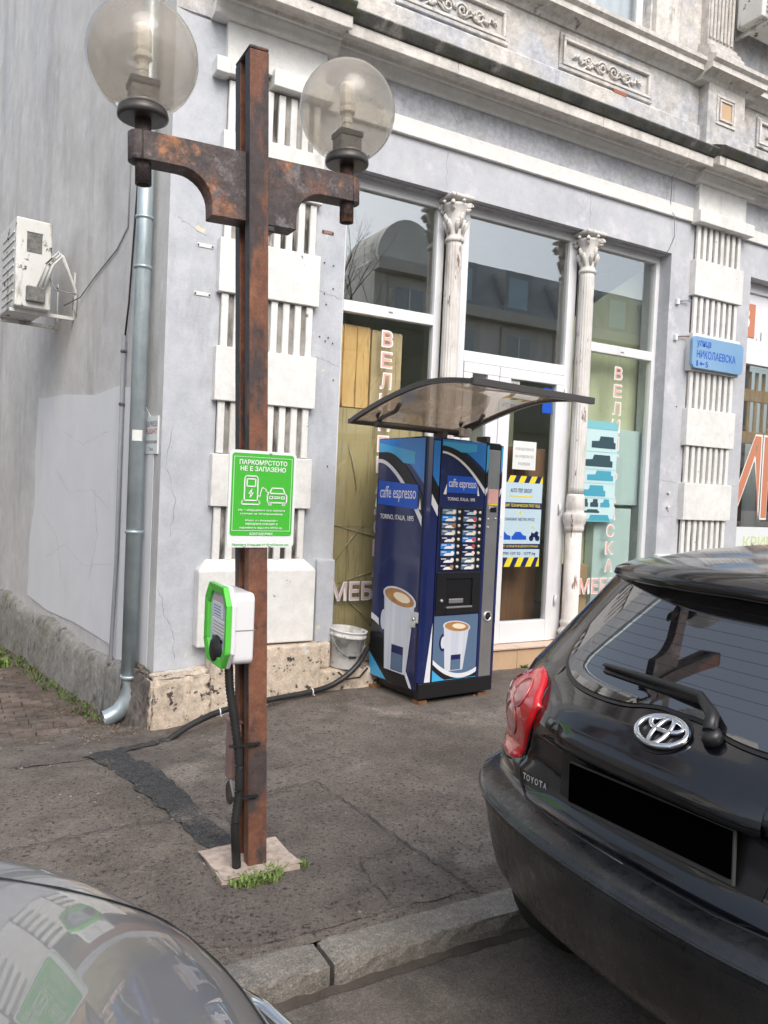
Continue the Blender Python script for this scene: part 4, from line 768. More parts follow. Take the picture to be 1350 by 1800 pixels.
# ------------------------------------------------------------------ lamp post (leans a little)
LP = thing('lamp_post', 'rusty steel twin lamp post with two smoky globes on a cross arm', 'street lamp', (1.145, 3.09, 0), (0, -.0385, 0))
def lb(name, mat, x0, x1, y0, y1, z0, z1, par=LP, bevel=.005): return MB().box(x0, x1, y0, y1, z0, z1).build(name, mat, par, bevel, 2, local=(par is LP))
def bar(name, y0, y1):
    mb = MB()
    for k in range(12):
        z0, z1 = 3.345*k/12, 3.345*(k+1)/12
        mb.add([(-.041, y0, z0), (.041, y0, z0), (.041, y0, z1), (-.041, y0, z1)], [(0, 1, 2, 3)], 0)
        for a, b in (((.041, y0), (.041, y1)), ((.041, y1), (-.041, y1)), ((-.041, y1), (-.041, y0))): mb.add([(*a, z0), (*b, z0), (*b, z1), (*a, z1)], [(0, 1, 2, 3)], 1)
    mb.add([(-.041, y0, 0), (.041, y0, 0), (.041, y1, 0), (-.041, y1, 0), (-.041, y0, 3.345), (.041, y0, 3.345), (.041, y1, 3.345), (-.041, y1, 3.345)], [(0, 1, 2, 3), (4, 5, 6, 7)], 1)
    o_ = mb.build(name, ['rust', 'post_flank'], LP, 0, local=True)
    bm = bmesh.new(); bm.from_mesh(o_.data); bmesh.ops.remove_doubles(bm, verts=bm.verts, dist=1e-5); bmesh.ops.recalc_face_normals(bm, faces=bm.faces); bm.to_mesh(o_.data); bm.free()
    b_ = o_.modifiers.new('bevel', 'BEVEL'); b_.width = .005; b_.segments = 2; b_.limit_method = 'ANGLE'; b_.angle_limit = math.radians(40)
bar('front_bar', -.09, -.033); bar('rear_bar', .033, .09)
lb('web', 'steel_black', -.012, .030, -.0305, .0305, .02, 3.20, bevel=0)
lb('cap', 'rust_dark', -.0415, .0415, -.0905, .0905, 3.3455, 3.362, bevel=.012)
lb('bolt_plate', 'rust', .036, .046, -.065, -.045, 1.02, 1.07)
def arm(sg, name):
    z0, z1 = 2.845, 2.955; pts = [(.0, z1), (.445, z1)]
    pts += [(.395+.05*1., z1)] if 0 else []
    pts += [(.445, z0), (.30, z0)]
    pts += [(.30-.12*math.sin(a), z0-.12+.12*math.cos(a)) for a in [PI/2*k/8 for k in range(1, 9)]]
    pts += [(.18, z0-.165), (0., z0-.165)]
    mb = MB().prism([(sg*x, 0, z) for x, z in pts], (0, -.047, 0), (0, .047, 0))
    # rounded end
    mb.prism([(sg*(.445+.047*math.sin(a)), .047*math.cos(a), 0) for a in [PI*k/12 for k in range(13)]], (0, 0, z0), (0, 0, z1), smooth=True)
    return mb.build(name, 'rust_dark', LP, .003, 1, local=True)
arm(-1, 'arm'); arm(1, 'arm')
lb('gusset', 'steel_black', .02, .085, -.046, .046, 2.655, 2.679)
def lamp(sx_):
    x = sx_*.435
    MB().lathe([(.031, 2.765), (.031, 3.03)], (x, 0, 0), 18).build('stem', 'rust_dark', LP, local=True)
    MB().lathe([(.02, 2.7645), (.024, 2.7645), (.024, 2.80), (.02, 2.80)], (x, 0, 0), 12).build('stem_hole', 'void', LP, local=True)
    c = MB().lathe([(.085, 3.008), (.094, 3.012), (.096, 3.022), (.094, 3.036), (.086, 3.05)], (x, 0, 0), 32).build('collar', 'canopy_frame', LP, local=True)
    prof = [(.080, 3.046), (.09, 3.052)]
    R = .208; zc = 3.24
    for k in range(33):
        a = -1.13+(PI/2+1.13)*k/32; prof.append((max(R*math.cos(a), 1e-4), zc+R*math.sin(a)))
    MB().lathe(prof[1:], (x, 0, 0), 56).build('globe', 'globe_glass', LP, local=True)
    s = MB().box(x-.05, x+.05, -.045, .045, 3.05, 3.125).build('ballast', 'lampbox', LP, .004, 1, local=True)
    MB().box(x-.054, x+.056, -.05, .05, 3.125, 3.15).build('ballast_lid', 'steel_black', LP, .003, 1, local=True)
    b = MB().lathe([(.020, 3.15), (.022, 3.18), (.019, 3.185), (.023, 3.19), (.023, 3.205), (.020, 3.21), (.024, 3.225), (.036, 3.235), (.036, 3.25), (.030, 3.256), (.034, 3.27), (.034, 3.345), (.030, 3.358), (.0, 3.36)], (x, 0, 0), 8, smooth=False).build('bulb', 'bulb', LP, local=True)
lamp(-1); lamp(1)
# slab under the post
mb = MB(); rows = []
for q in [k/8 for k in range(9)]:
    a = Vector((.955, 3.215, 0)).lerp(Vector((1.275, 3.235, 0)), q); b = Vector((.985, 2.925, 0)).lerp(Vector((1.325, 2.945, 0)), q)
    rows.append([a.lerp(b, t)+Vector((random.uniform(-.006, .006), random.uniform(-.006, .006), .022+random.uniform(-.003, .003)-(.02 if q > .85 and t < .3 else 0))) for t in [k/7 for k in range(8)]])
MB().grid(rows, smooth=False).build('footing_slab', 'slab_concrete', LP, fix=False)
MB().box(.97, 1.31, 2.935, 3.225, -.05, .018).build('footing_slab', 'slab_concrete', LP)
# rusty box low on the post, conduit, ties
o = thing('junction_box', 'small rusty fuse box with a hanging cover low on the lamp post', 'fuse box', (1.05, 3.12, .3))
MB().box(1.04, 1.085, 3.09, 3.165, .36, .60).build('case', 'box_rust', o, .006, 2); MB().box(1.036, 1.09, 3.085, 3.17, .60, .61).build('lid', 'box_rust', o, .002, 1)
MB().prism([(0, 3.12+a, .30+b) for a, b in ell(0, 0, .04, .05, 16)], (1.045, 0, 0), (1.058, 0, 0)).build('hanging_cover', 'rust', o, .003, 1)
MB().tube([(1.04, 3.08, .37), (1.05, 3.06, .30), (1.055, 3.065, .22), (1.05, 3.05, .17)], .005, 6).build('wire', 'print_grey', o)
o = thing('corrugated_conduit', 'black corrugated cable conduit from the charger down to the pavement', 'conduit', (1.03, 3.0, 0))
pth = []; ctl = [(.995, 3.03, .88), (1.0, 3.02, .78), (1.02, 3.01, .66), (1.045, 3.0, .5), (1.05, 2.995, .35), (1.035, 2.99, .22), (1.045, 3.0, .12), (1.06, 3.02, .02)]
for i in range(len(ctl)-1):
    for k in range(16): t = k/16; pth.append(Vector(ctl[i]).lerp(Vector(ctl[i+1]), t))
for _ in range(12): pth = [pth[0]]+[(pth[i-1]+pth[i]*2+pth[i+1])/4 for i in range(1, len(pth)-1)]+[pth[-1]]
MB().tube(pth, .02, 12, rfun=lambda i: .0195 if i % 2 else .016).build('tube', 'hose_black', o)
for z in (.54, .32): MB().box(1.0, 1.13, 2.98, 3.005, z, z+.006).build('tie', 'black_rubber', o)
# parking sign
o = thing('parking_sign', 'green and white metal sign about charging parking fixed on the lamp post', 'sign', (1.1, 2.99, 1.55), (0, -.012, 0))
cx, cz = 1.10, 1.554; SY = 3.0
def srect(name, mat, w, h, r, y, dz=0, th=.003): MB().prism([(cx+x, 0, cz+dz+z) for x, z in rrect(-w/2, w/2, -h/2, h/2, r)], (0, y+th, 0), (0, y, 0)).build(name, mat, o)
srect('plate', 'sign_white', .288, .395, .018, SY-.004, 0, .006); srect('green_field', 'sign_green', .266, .335, .012, SY-.0052, .018, .001)
for z0, z1, x0, x1 in ((.160, .1615, -.125, .125), (-.1395, -.138, -.125, .125), (-.138, .160, -.125, -.1235), (-.138, .160, .1235, .125)): MB().box(cx+x0, cx+x1, SY-.0062, SY-.0054, cz+.01+z0, cz+.01+z1).build('border', 'print_white', o)
for s, z, w, h, mt in (('ПАРКОМЯСТОТО', .150, .205, .020, 'print_white'), ('НЕ Е ЗАПАЗЕНО', .124, .195, .020, 'print_white'), ('Но е оборудвано със зарядна', -.045, .20, .0095, 'print_white'), ('станция за електромобили.', -.060, .185, .0095, 'print_white'), ('Моля, не блокирайте', -.087, .14, .0095, 'print_white'), ('зарядната станция с', -.102, .14, .0095, 'print_white'), ('паркирани задълго МПС-та.', -.117, .185, .0095, 'print_white'), ('БЛАГОДАРИМ!', -.142, .098, .0115, 'print_white'), ('Зарядни станции от GigaCharger.net', -.186, .245, .0115, 'sign_green')):
    text('lettering', s, mt, o, (cx, SY-.0062, cz+z), (1, 0, 0), (0, 0, 1), w, h, .0004, .018)
# pictogram drawn as strokes
pic = MB()
def stroke(pts, r=.0024, close=False):
    P = [(cx+a, SY-.0062, cz+b) for a, b in pts]; P = P+[P[0]] if close else P
    for a, b in zip(P, P[1:]):
        a, b = Vector(a), Vector(b); d = (b-a); n_ = Vector((-d.z, 0, d.x)).normalized()*r; e = d.normalized()*r*.6
        pic.prism([a-e+n_, b+e+n_, b+e-n_, a-e-n_], (0, 0, 0), (0, -.0008, 0))
stroke([(-.078, -.005), (-.078, .085), (-.072, .094), (-.028, .094), (-.022, .085), (-.022, -.005)]); stroke([(-.068, .052), (-.068, .082), (-.032, .082), (-.032, .052)], close=True)
stroke([(-.088, -.021), (-.088, -.010), (-.082, -.005), (-.018, -.005), (-.012, -.010), (-.012, -.021)], close=True)
stroke([(-.045, .043), (-.060, .022), (-.050, .022), (-.055, .004), (-.040, .026), (-.050, .026)], .0017, True)
stroke([(-.022, .018), (-.012, .010), (-.008, .03), (-.002, .05), (.010, .04)], .0018); stroke([(.008, .044), (.018, .032), (.024, .028)], .0032)
stroke([(.030, .025), (.040, .048), (.088, .048), (.098, .025)]); stroke([(.022, -.012), (.020, .018), (.028, .026), (.098, .026), (.106, .018), (.105, -.012)], close=True)
stroke([(.030, .004), (.030, .014), (.044, .014), (.044, .004)], .0016, True); stroke([(.082, .004), (.082, .014), (.096, .014), (.096, .004)], .0016, True); stroke([(.050, .012), (.076, .012)], .0016); stroke([(.050, .006), (.076, .006)], .0016)
stroke([(.028, -.012), (.028, -.022), (.038, -.022), (.038, -.012)]); stroke([(.088, -.012), (.088, -.022), (.098, -.022), (.098, -.012)])
pic.build('pictogram', 'print_white', o)
for x, z in ((.03, .190), (-.07, -.194), (.04, -.192)): MB().lathe([(.006, 0), (.005, .003), (0, .0035)], (cx+x, SY-.0045, cz+z), 10, ax=Matrix.Rotation(PI/2, 3, 'X')).build('screw', 'chrome_satin', o)
# charger
o = thing('wall_charger', 'white and green electric car charger box mounted on the lamp post', 'charger', (1.0, 3.08, 1.03))
def octa(y0, y1, z0, z1, c): return [(y0+c, z0), (y1-c, z0), (y1, z0+c*1.3), (y1, z1-c*1.3), (y1-c, z1), (y0+c, z1), (y0, z1-c*1.3), (y0, z0+c*1.3)]
def ch(name, mat, pts, x0, x1, bv=.006): return MB().prism([(0, y, z) for y, z in pts], (x0, 0, 0), (x1, 0, 0)).build(name, mat, o, bv, 3)
ch('housing', 'charger_white', rrect(2.945, 3.225, .885, 1.175, .03), .985, 1.07, .01)
for z0 in (1.024,): MB().box(.988, 1.0715, 2.9435, 3.2265, z0, z0+.004).build('seam', 'print_grey', o)
ch('rim', 'charger_white', octa(2.925, 3.235, .865, 1.20, .055), .968, .986)
# green frame as a ring
oc = octa(2.927, 3.233, .867, 1.198, .055); ic = octa(2.965, 3.195, .905, 1.162, .042); mb = MB()
for i in range(8):
    j = (i+1) % 8; mb.hexa([(.968, *oc[i]), (.968, *oc[j]), (.968, *ic[j]), (.968, *ic[i]), (.945, *oc[i]), (.945, *oc[j]), (.950, *ic[j]), (.950, *ic[i])])
mb.build('frame', 'charger_green', o, .004, 2)
ch('face', 'charger_panel', octa(2.963, 3.197, .903, 1.164, .04), .9665, .963, 0)
XD, YDn = (0, -1, 0), (0, 0, 1)
MB().box(.9615, .963, 3.0, 3.16, 1.125, 1.15).build('display', 'print_lilac', o, .001, 1); MB().box(.961, .9632, 3.03, 3.165, 1.06, 1.12).build('sticker', 'print_white', o); MB().box(.961, .9632, 2.985, 3.165, .985, 1.052).build('sticker', 'print_white', o)
for k in range(4): MB().box(.9602, .961, 3.05, 3.15, 1.068+.012*k, 1.071+.012*k).build('print', 'print_blue', o); MB().box(.9602, .961, 3.0, 3.15, .995+.014*k, .998+.014*k).build('print', 'print_grey', o)
for y in (3.12, 3.02): MB().box(.9595, .963, y, y+.03, .962, .975).build('indicator', 'black_gloss', o)
MB().lathe([(.062, 0), (.060, .010), (.048, .013), (.046, .020), (.036, .024), (0, .025)], (.9628, 3.085, .925), 28, ax=Matrix.Rotation(-PI/2, 3, 'Y')).build('socket', 'black_rubber', o)
# hose along the wall with cable ties
o = thing('black_hose', 'black cable hose lying along the wall foot from the vending machine', 'hose', (2.0, 5.3, .03))
ctl = [(1.16, 4.98, -.17), (1.27, 5.04, -.09), (1.44, 5.13, -.035), (1.68, 5.22, .012), (2.07, 5.30, .028), (2.46, 5.37, .035), (2.62, 5.40, .06), (2.76, 5.41, .13), (2.87, 5.42, .22), (2.96, 5.50, .30), (3.08, 5.58, .34)]
pth = []
for i in range(len(ctl)-1):
    for k in range(8): pth.append(Vector(ctl[i]).lerp(Vector(ctl[i+1]), k/8))
for _ in range(10): pth = [pth[0]]+[(pth[i-1]+pth[i]*2+pth[i+1])/4 for i in range(1, len(pth)-1)]+[pth[-1]]
MB().tube(pth, .022, 12).build('tube', 'hose_black', o)
for x in (1.66, 2.03, 2.44):
    q = min(pth, key=lambda p: abs(p.x-x)); MB().lathe([(.0225, -.004), (.026, -.004), (.026, .004), (.0225, .004)], q, 14, ax=Matrix.Rotation(PI/2, 3, 'Y')).build('tie', 'tie_white', o); MB().box(q.x-.003, q.x+.003, q.y-.05, q.y-.03, q.z-.02, q.z-.012).build('tie', 'tie_white', o)
MB().tube([(2.68, 5.43, .155), (2.74, 5.40, .10), (2.85, 5.38, .11), (2.94, 5.42, .17)], .008, 8).build('thin_cable', 'hose_black', o)
# bucket
o = thing('bucket', 'dirty white plastic bucket on the ledge beside the vending machine', 'bucket', (2.785, 5.56, .165), (.06, .10, 0))
MB().lathe([(.10, .002), (.118, .0), (.122, .01), (.140, .25), (.152, .252), (.154, .27), (.150, .272), (.150, .295), (.158, .30), (.158, .308), (.149, .31), (.143, .30), (.116, .02), (0, .015)], (0, 0, 0), 36).build('pail', 'bucket_white', o, local=True)
MB().tube([Vector((-.150*math.cos(t), -.155*math.sin(t)*.9, .27-.16*math.sin(t))) for t in [PI*k/20 for k in range(21)]], .003, 6).build('handle', 'print_grey', o, local=True)
MB().lathe([(.009, -.03), (.009, .03)], (0, -.14, .11), 8, ax=Matrix.Rotation(PI/2, 3, 'Y')).build('grip', 'black_rubber', o, local=True)
# ------------------------------------------------------------------ coffee vending machine
VM = thing('vending_machine', 'dark blue coffee vending machine with curved canopy on its roof', 'vending machine', (3.06, 4.855, 0), (-.006, 0.008, math.radians(6.2)))
VM.scale = (1.035, 1, 1); VW, VD, VH = .745, .65, 2.03
def vb(name, mat, x0, x1, y0, y1, z0, z1, bevel=.003, par=None): return MB().box(x0, x1, y0, y1, z0, z1).build(name, mat, par or VM, bevel, 2, local=(par is None))
vb('cabinet', 'vend_navy', .0, VW, .03, VD, .10, VH, .012)
vb('base', 'vend_black', .015, VW-.01, -.01, .05, .045, .165, .006); vb('base', 'vend_black', .06, VW-.06, .06, VD-.02, .03, .10)
for x, y in ((.06, .03), (VW-.1, .03), (.02, VD-.06), (VW-.1, VD-.06)): vb('foot', 'dark_wood', x-.03, x+.05, y-.02, y+.06, .0, .03); 
MB().prism([(x, y, 0) for x, y in ((.0, .05), (.018, .012), (.045, -.002), (.115, -.004), (.118, .04))], (0, 0, .165), (0, 0, VH-.005)).build('corner_panel', 'vend_navy', VM, .004, 2, local=True)
door = vb('front_door', 'vend_navy', .122, .560, -.008, .04, .165, VH-.012, .004)
vb('side_strip', 'vend_navy', .562, .588, -.012, .03, .165, VH-.02); vb('side_strip', 'vend_navy', .712, .735, -.012, .03, .165, VH-.02)
vb('coin_panel', 'vend_steel', .590, .710, -.010, .03, .165, VH-.06); vb('coin_panel_head', 'vend_black', .590, .710, -.012, .03, VH-.058, VH-.01)
SX = Vector((0, -1, 0)); FX = Vector((1, 0, 0)); ZV = Vector((0, 0, 1))
def fs(name, mat, pts, k, par=VM): return sheet(name, mat, par, pts, (0, -.0085, 0), FX, ZV, .0012*k, .0008, local=True)
def ss(name, mat, pts, k): return sheet(name, mat, VM, pts, (0, VD, 0), SX, ZV, .0012*k, .0008, local=True)   # x: 0 at rear .. VD at front
def curve(f, a, b, n=16): return [(a+(b-a)*i/n, f(a+(b-a)*i/n)) for i in range(n+1)]
def band(f, g, a, b, n=18): return curve(f, a, b, n)+curve(g, a, b, n)[::-1]
L0, L1 = .012, VD-.034
# side panel print
T = VH-.012
ss('print_swoosh', 'vend_blue', band(lambda x: T, lambda x: T-.03-.30*max(0, (x-.05)/.55)**1.7, L0, L1), 1)
ss('print_swoosh', 'vend_cyan', band(lambda x: T-.02-.10*(x/.6), lambda x: T-.10-.06*math.sin(x*4)-.05*(x/.6), L0, .50), 2)
ss('print_swoosh', 'vend_black', band(lambda x: T-.10-.35*(max(0, x-.12)/.5)**1.8, lambda x: T-.15-.42*(max(0, x-.05)/.55)**1.6, L0, L1), 3)
ss('print_swoosh', 'vend_white', band(lambda x: T-.155-.42*(max(0, x-.05)/.55)**1.6, lambda x: T-.185-.46*(max(0, x-.05)/.55)**1.6, L0, L1), 4)
wv = lambda x: .60-.90*x+.12*math.sin(x*5)
ss('print_swoosh', 'vend_black', band(lambda x: max(.115, wv(x)-.03), lambda x: .112, L0, L1), 1)
ss('print_swoosh', 'vend_white', band(lambda x: wv(x)+.02, lambda x: max(.113, wv(x)-.03), L0, .585), 2)
ss('print_swoosh', 'vend_cyan', band(lambda x: max(.114, .30-.75*x), lambda x: .113, L0, .25), 2)
ss('print_panel', 'print_blue', [(.035, 1.50), (.56, 1.475), (.56, 1.66), (.035, 1.69)], 5)
text('lettering', 'caffe espresso', 'print_white', VM, Vector((0, VD, 0))+SX*.30+ZV*1.585, SX, ZV, .47, .125, .0075, .002, True)
text('lettering', 'TORINO, ITALIA, 1895', 'print_white', VM, Vector((0, VD, 0))+SX*.30+ZV*1.40, SX, ZV, .44, .045, .007, .004, True)
for x, w in ((.018, -.02), (.575, .03)): ss('print_mark', 'print_white', [(x, 1.475), (x+w, 1.475), (x+w*.4, 1.56)], 5)
ss('print_mark', 'print_grey', [(.27, 1.79), (.35, 1.785), (.35, 1.88), (.27, 1.885)], 1)
def cup(fn, cx, z0, w, h, k, par_w):
    fn('cup_print', 'cup_white', [(cx-w*.40, z0), (cx+w*.30, z0), (cx+w*.5, z0+h), (cx-w*.5, z0+h)], k)
    fn('cup_print', 'vend_navy', ell(cx-w*.5, z0+h*.66, w*.16, h*.20, 20), k-.6); fn('cup_print', 'cup_white', ell(cx-w*.5, z0+h*.66, w*.09, h*.14, 20), k-.4)
    fn('cup_print', 'cup_white', ell(cx, z0+h, w*.54, h*.135, 30, -.12), k+.5); fn('cup_print', 'coffee', ell(cx, z0+h*1.005, w*.48, h*.105, 30, -.12), k+1); fn('cup_print', 'crema', ell(cx+w*.08, z0+h*1.01, w*.27, h*.06, 24, -.12), k+1.6)
    fn('cup_print', 'print_navy', [(cx-w*.18, z0+h*.02), (cx+w*.20, z0+h*.02), (cx+w*.20, z0+h*.36), (cx-w*.18, z0+h*.36)], k+1); fn('cup_print', 'vend_pic', [(cx-w*.17, z0+h*.03), (cx+w*.19, z0+h*.03), (cx+w*.19, z0+h*.25), (cx-w*.17, z0+h*.25)], k+1.5)
cup(ss, .385, .20, .40, .58, 4, 1)
# front print
F0, F1 = .126, .556
fs('print_swoosh', 'vend_blue', band(lambda x: T-.004, lambda x: T-.02-.20*((x-F0)/.43)**1.7, F0, F1), 1); fs('print_swoosh', 'vend_cyan', band(lambda x: T-.02, lambda x: T-.06-.03*math.sin((x-F0)*8), F0, .46), 2)
fs('print_swoosh', 'vend_black', band(lambda x: T-.05-.20*((x-F0)/.43)**1.8, lambda x: T-.09-.27*((x-F0)/.43)**1.8, F0, F1), 3); fs('print_swoosh', 'vend_white', band(lambda x: T-.092-.27*((x-F0)/.43)**1.8, lambda x: T-.108-.295*((x-F0)/.43)**1.8, F0, F1), 4)
for a, b, kk in ((.564, .586, 0), (.714, .733, 0)):
    for z0, z1, mt in ((1.78, 2.0, 'vend_cyan'), (1.60, 1.655, 'vend_white'), (1.66, 1.78, 'vend_black')): sheet('print_swoosh', mt, VM, [(a, z0), (b, z0+.04), (b, z1+.02 if z1 < 2 else z1), (a, z1)], (0, -.0125, 0), FX, ZV, 0, .0008, local=True)
for a, b in ((.02, .112),):
    for z0, z1, mt in ((1.74, 2.0, 'vend_blue'), (1.52, 1.60, 'vend_white'), (1.60, 1.74, 'vend_black')): sheet('print_swoosh', mt, VM, [(a+.03, z0), (b, z0-.09), (b, z1-.09 if z1 < 2 else z1), (a+.03, z1)], (0, -.0045, 0), FX, ZV, 0, .0008, local=True)
sheet('print_swoosh', 'vend_white', VM, [(.06, .17), (.115, .17), (.115, .62)], (0, -.0045, 0), FX, ZV, 0, .0008, local=True)
fs('print_panel', 'print_blue', [(.185, 1.615), (.485, 1.615), (.485, 1.745), (.185, 1.745)], 1); text('lettering', 'caffe espresso', 'print_white', VM, (.335, -.0085, 1.68), FX, ZV, .27, .085, .0035, .002, True)
text('lettering', 'TORINO, ITALIA, 1895', 'print_white', VM, (.33, -.0085, 1.565), FX, ZV, .27, .028, .002, .004, True)
for x, w in ((.183, -.03), (.487, .02)): fs('print_mark', 'print_white', [(x, 1.60), (x+w, 1.60), (x, 1.68)], 1)
vb('menu_panel', 'vend_black', .135, .548, -.014, -.004, 1.015, 1.505, .003)
lab = None
for r in range(9):
    for c in range(2):
        x = .148+c*.205; z = 1.470-r*.053; mb = MB()
        mb.box(x, x+.135, -.0165, -.0138, z-.021, z+.021, 0); mb.prism([(x+.075+a, -.0172, z-.02+b) for a, b in ell(0, 0, .045, .022, 14, 0, 0, PI)], (0, 0, 0), (0, -.0006, 0), 1)
        mb.prism([(x+.112+a, -.0172, z+b) for a, b in ell(0, 0, .017, .016, 12)], (0, 0, 0), (0, -.0012, 0), 2 if c == 0 else 3); mb.box(x+.008, x+.055, -.0174, -.0165, z+.006, z+.012, 1)
        mb.build('menu_label', [random.choice(('vend_pic', 'vend_blue', 'print_navy', 'vend_pic')), random.choice(('print_white', 'poster_ltblue', 'print_white')), random.choice(('crema', 'coffee', 'print_white')) if r > 1 else 'crema', random.choice(('print_red', 'print_pink', 'crema')) if c else 'coffee'], VM, local=True)
        MB().lathe([(.013, 0), (.012, .006), (.008, .009), (0, .010)], (x+.165, -.0138, z), 14, ax=Matrix.Rotation(PI/2, 3, 'X')).build('button', 'button_cream', VM, local=True)
# dispensing niche
vb('niche_frame', 'vend_black', .125, .215, -.022, 0, .685, 1.005); vb('niche_frame', 'vend_black', .475, .556, -.022, 0, .685, 1.005); vb('niche_frame', 'vend_black', .215, .475, -.0225, 0, .955, 1.005); vb('niche_frame', 'vend_black', .215, .475, -.026, 0, .685, .735)
vb('niche_back', 'black_gloss', .216, .474, -.0105, -.009, .735, .955, 0); vb('drip_tray', 'vend_steel', .22, .47, -.034, -.01, .728, .742); vb('cup_holder', 'vend_steel', .25, .39, -.02, -.011, .765, .80, .006)
MB().lathe([(.012, 0), (.012, .012), (.008, .016), (0, .016)], (.17, -.022, .79), 14, ax=Matrix.Rotation(PI/2, 3, 'X')).build('lock', 'chrome_satin', VM, local=True)
fs('print_panel', 'vend_pic', [(F0, .17), (F1, .17), (F1, .67), (F0, .67)], 1)
cup(fs, .345, .24, .25, .34, 2, 1)
wf_ = lambda x: .33-.9*(x-F0)+1.6*(x-F0)**2
fs('print_swoosh', 'vend_black', band(lambda x: wf_(x)-.02, lambda x: .172, F0, F1), 4); fs('print_swoosh', 'vend_white', band(lambda x: wf_(x)+.01, lambda x: wf_(x)-.025, F0, F1), 5); fs('print_swoosh', 'vend_cyan', band(lambda x: max(.176, wf_(x)-.07), lambda x: .173, F0, F1), 5)
# coin panel details
vb('price_card', 'print_pink', .60, .70, -.0125, -.0095, 1.545, 1.66, 0); vb('price_card', 'print_yellow', .60, .70, -.0128, -.0095, 1.53, 1.544, 0); vb('coin_slot', 'black_gloss', .625, .69, -.0135, -.0095, 1.475, 1.515); vb('bill_slot', 'print_lilac', .61, .66, -.013, -.0095, 1.50, 1.522)
for x, z in ((.612, 1.42), (.688, 1.425), (.612, 1.355)): MB().lathe([(.009, 0), (.009, .005), (0, .006)], (x, -.0095, z), 12, ax=Matrix.Rotation(PI/2, 3, 'X')).build('stud', 'chrome_satin', VM, local=True)
MB().lathe([(.040, 0), (.043, .006), (.036, .012), (.031, .010), (.030, .0), (0, .0)], (.652, -.0098, .645), 28, ax=Matrix.Rotation(PI/2, 3, 'X')).build('coin_return', 'chrome_satin', VM, local=True)
MB().lathe([(.0295, .001), (0, .002)], (.652, -.0098, .645), 20, ax=Matrix.Rotation(PI/2, 3, 'X')).build('coin_return_hole', 'void', VM, local=True)
# hasp and padlock on the side door edge
hp = vb('hasp', 'chrome_satin', -.006, .0, .02, .12, .62, .70, .002); MB().tube([(-.012, .055, .63), (-.018, .055, .655), (-.018, .075, .655), (-.012, .075, .63)], .005, 8).build('shackle', 'chrome', VM, local=True); vb('padlock', 'chrome_satin', -.024, -.004, .045, .085, .585, .63, .004)
vb('seam', 'vend_black', -.0012, .004, .028, .034, .11, VH-.01, 0)
# canopy on the machine roof, turned a little against the machine
CA = thing('tmp', '', '', (2.50, 5.05, 0), (0, 0, math.radians(9))); CAM = wm(CA); bpy.data.objects.remove(CA)
can = MB(); CWd, CDp = 1.17, 1.25
prof = []
for k in range(25):
    t = k/24; prof.append((-CDp*t, 2.105+.235*math.sin(min(1, t*1.12)*PI/2*1.0)**.9-.055*max(0, t-.62)**1.3*3))
rows = [[CAM@Vector((x, y, z)) for y, z in prof] for x in [CWd*i/12 for i in range(13)]]
VMI = None
cob = can.grid(rows).build('canopy', 'canopy_sheet', VM, fix=False); sol = cob.modifiers.new('solid', 'SOLIDIFY'); sol.thickness = .005
for x in (0.0, CWd-.03):
    mb = MB(); R2 = [[CAM@Vector((x+dx, y, z+dz)) for y, z in prof] for dx, dz in ((0, -.018), (.03, -.018), (.03, .014), (0, .014), (0, -.018))]; mb.grid(R2, smooth=False); mb.build('canopy_edge', 'canopy_frame', cob)
y_, z_ = prof[-1]; MB().box(0, CWd, y_-.025, y_+.012, z_-.025, z_+.02).build('canopy_edge', 'canopy_frame', cob, .003, 1, xf=CAM)
y_, z_ = prof[0]; MB().box(0, CWd, y_-.01, y_+.025, z_-.02, z_+.015).build('canopy_edge', 'canopy_frame', cob, .003, 1, xf=CAM)
MB().lathe([(.024, .12), (.024, CWd-.16)], (0, 0, 0), 14, ax=Matrix.Rotation(PI/2, 3, 'Y')).build('canopy_rail', 'canopy_frame', cob, xf=CAM@Matrix.Translation((0, -.16, 2.085)))
for x in (.14, CWd-.20):
    mb = MB(); mb.tube([(x, -.16, 2.10), (x, -.20, 2.13), (x, -.28, 2.15), (x, -.36, 2.17), (x, -.40, 2.22)], .016, 8); mb.tube([(x, -.16, 2.10), (x, -.15, 2.15), (x, -.17, 2.18)], .016, 8)
    mb.build('canopy_bracket', 'canopy_frame', cob, xf=CAM)
MB().box(CWd-.24, CWd-.13, -.21, -.11, 2.055, 2.125).build('canopy_clamp', 'trim_dirty', cob, .008, 2, xf=CAM)
# roof pads that carry the rail
for x in (.15, .58): vb('roof_bracket', 'canopy_frame', x, x+.04, .02, .14, VH-.004, VH+.045)
# ------------------------------------------------------------------ black hatchback
YC = 1.36
XR = [(.14, 1.76), (.22, 1.70), (.30, 1.62), (.36, 1.535), (.40, 1.475), (.44, 1.447), (.50, 1.428), (.58, 1.408), (.645, 1.40), (.668, 1.405), (.684, 1.43), (.695, 1.49), (.705, 1.525), (.74, 1.56), (.80, 1.575), (.875, 1.578), (.90, 1.545), (.925, 1.535), (.955, 1.545), (1.0, 1.59), (1.04, 1.65), (1.062, 1.685), (1.10, 1.72), (1.36, 1.95), (1.385, 1.99), (1.42, 2.10), (1.45, 2.25), (1.475, 2.45), (1.49, 2.75), (1.495, 2.95)]
WT = [(.14, .76), (.20, .81), (.28, .825), (.40, .838), (.58, .842), (.70, .868), (.80, .888), (.90, .868), (1.0, .835), (1.06, .81), (1.2, .735), (1.36, .645), (1.385, .625), (1.42, .585), (1.45, .53), (1.475, .44), (1.49, .28), (1.495, .12)]
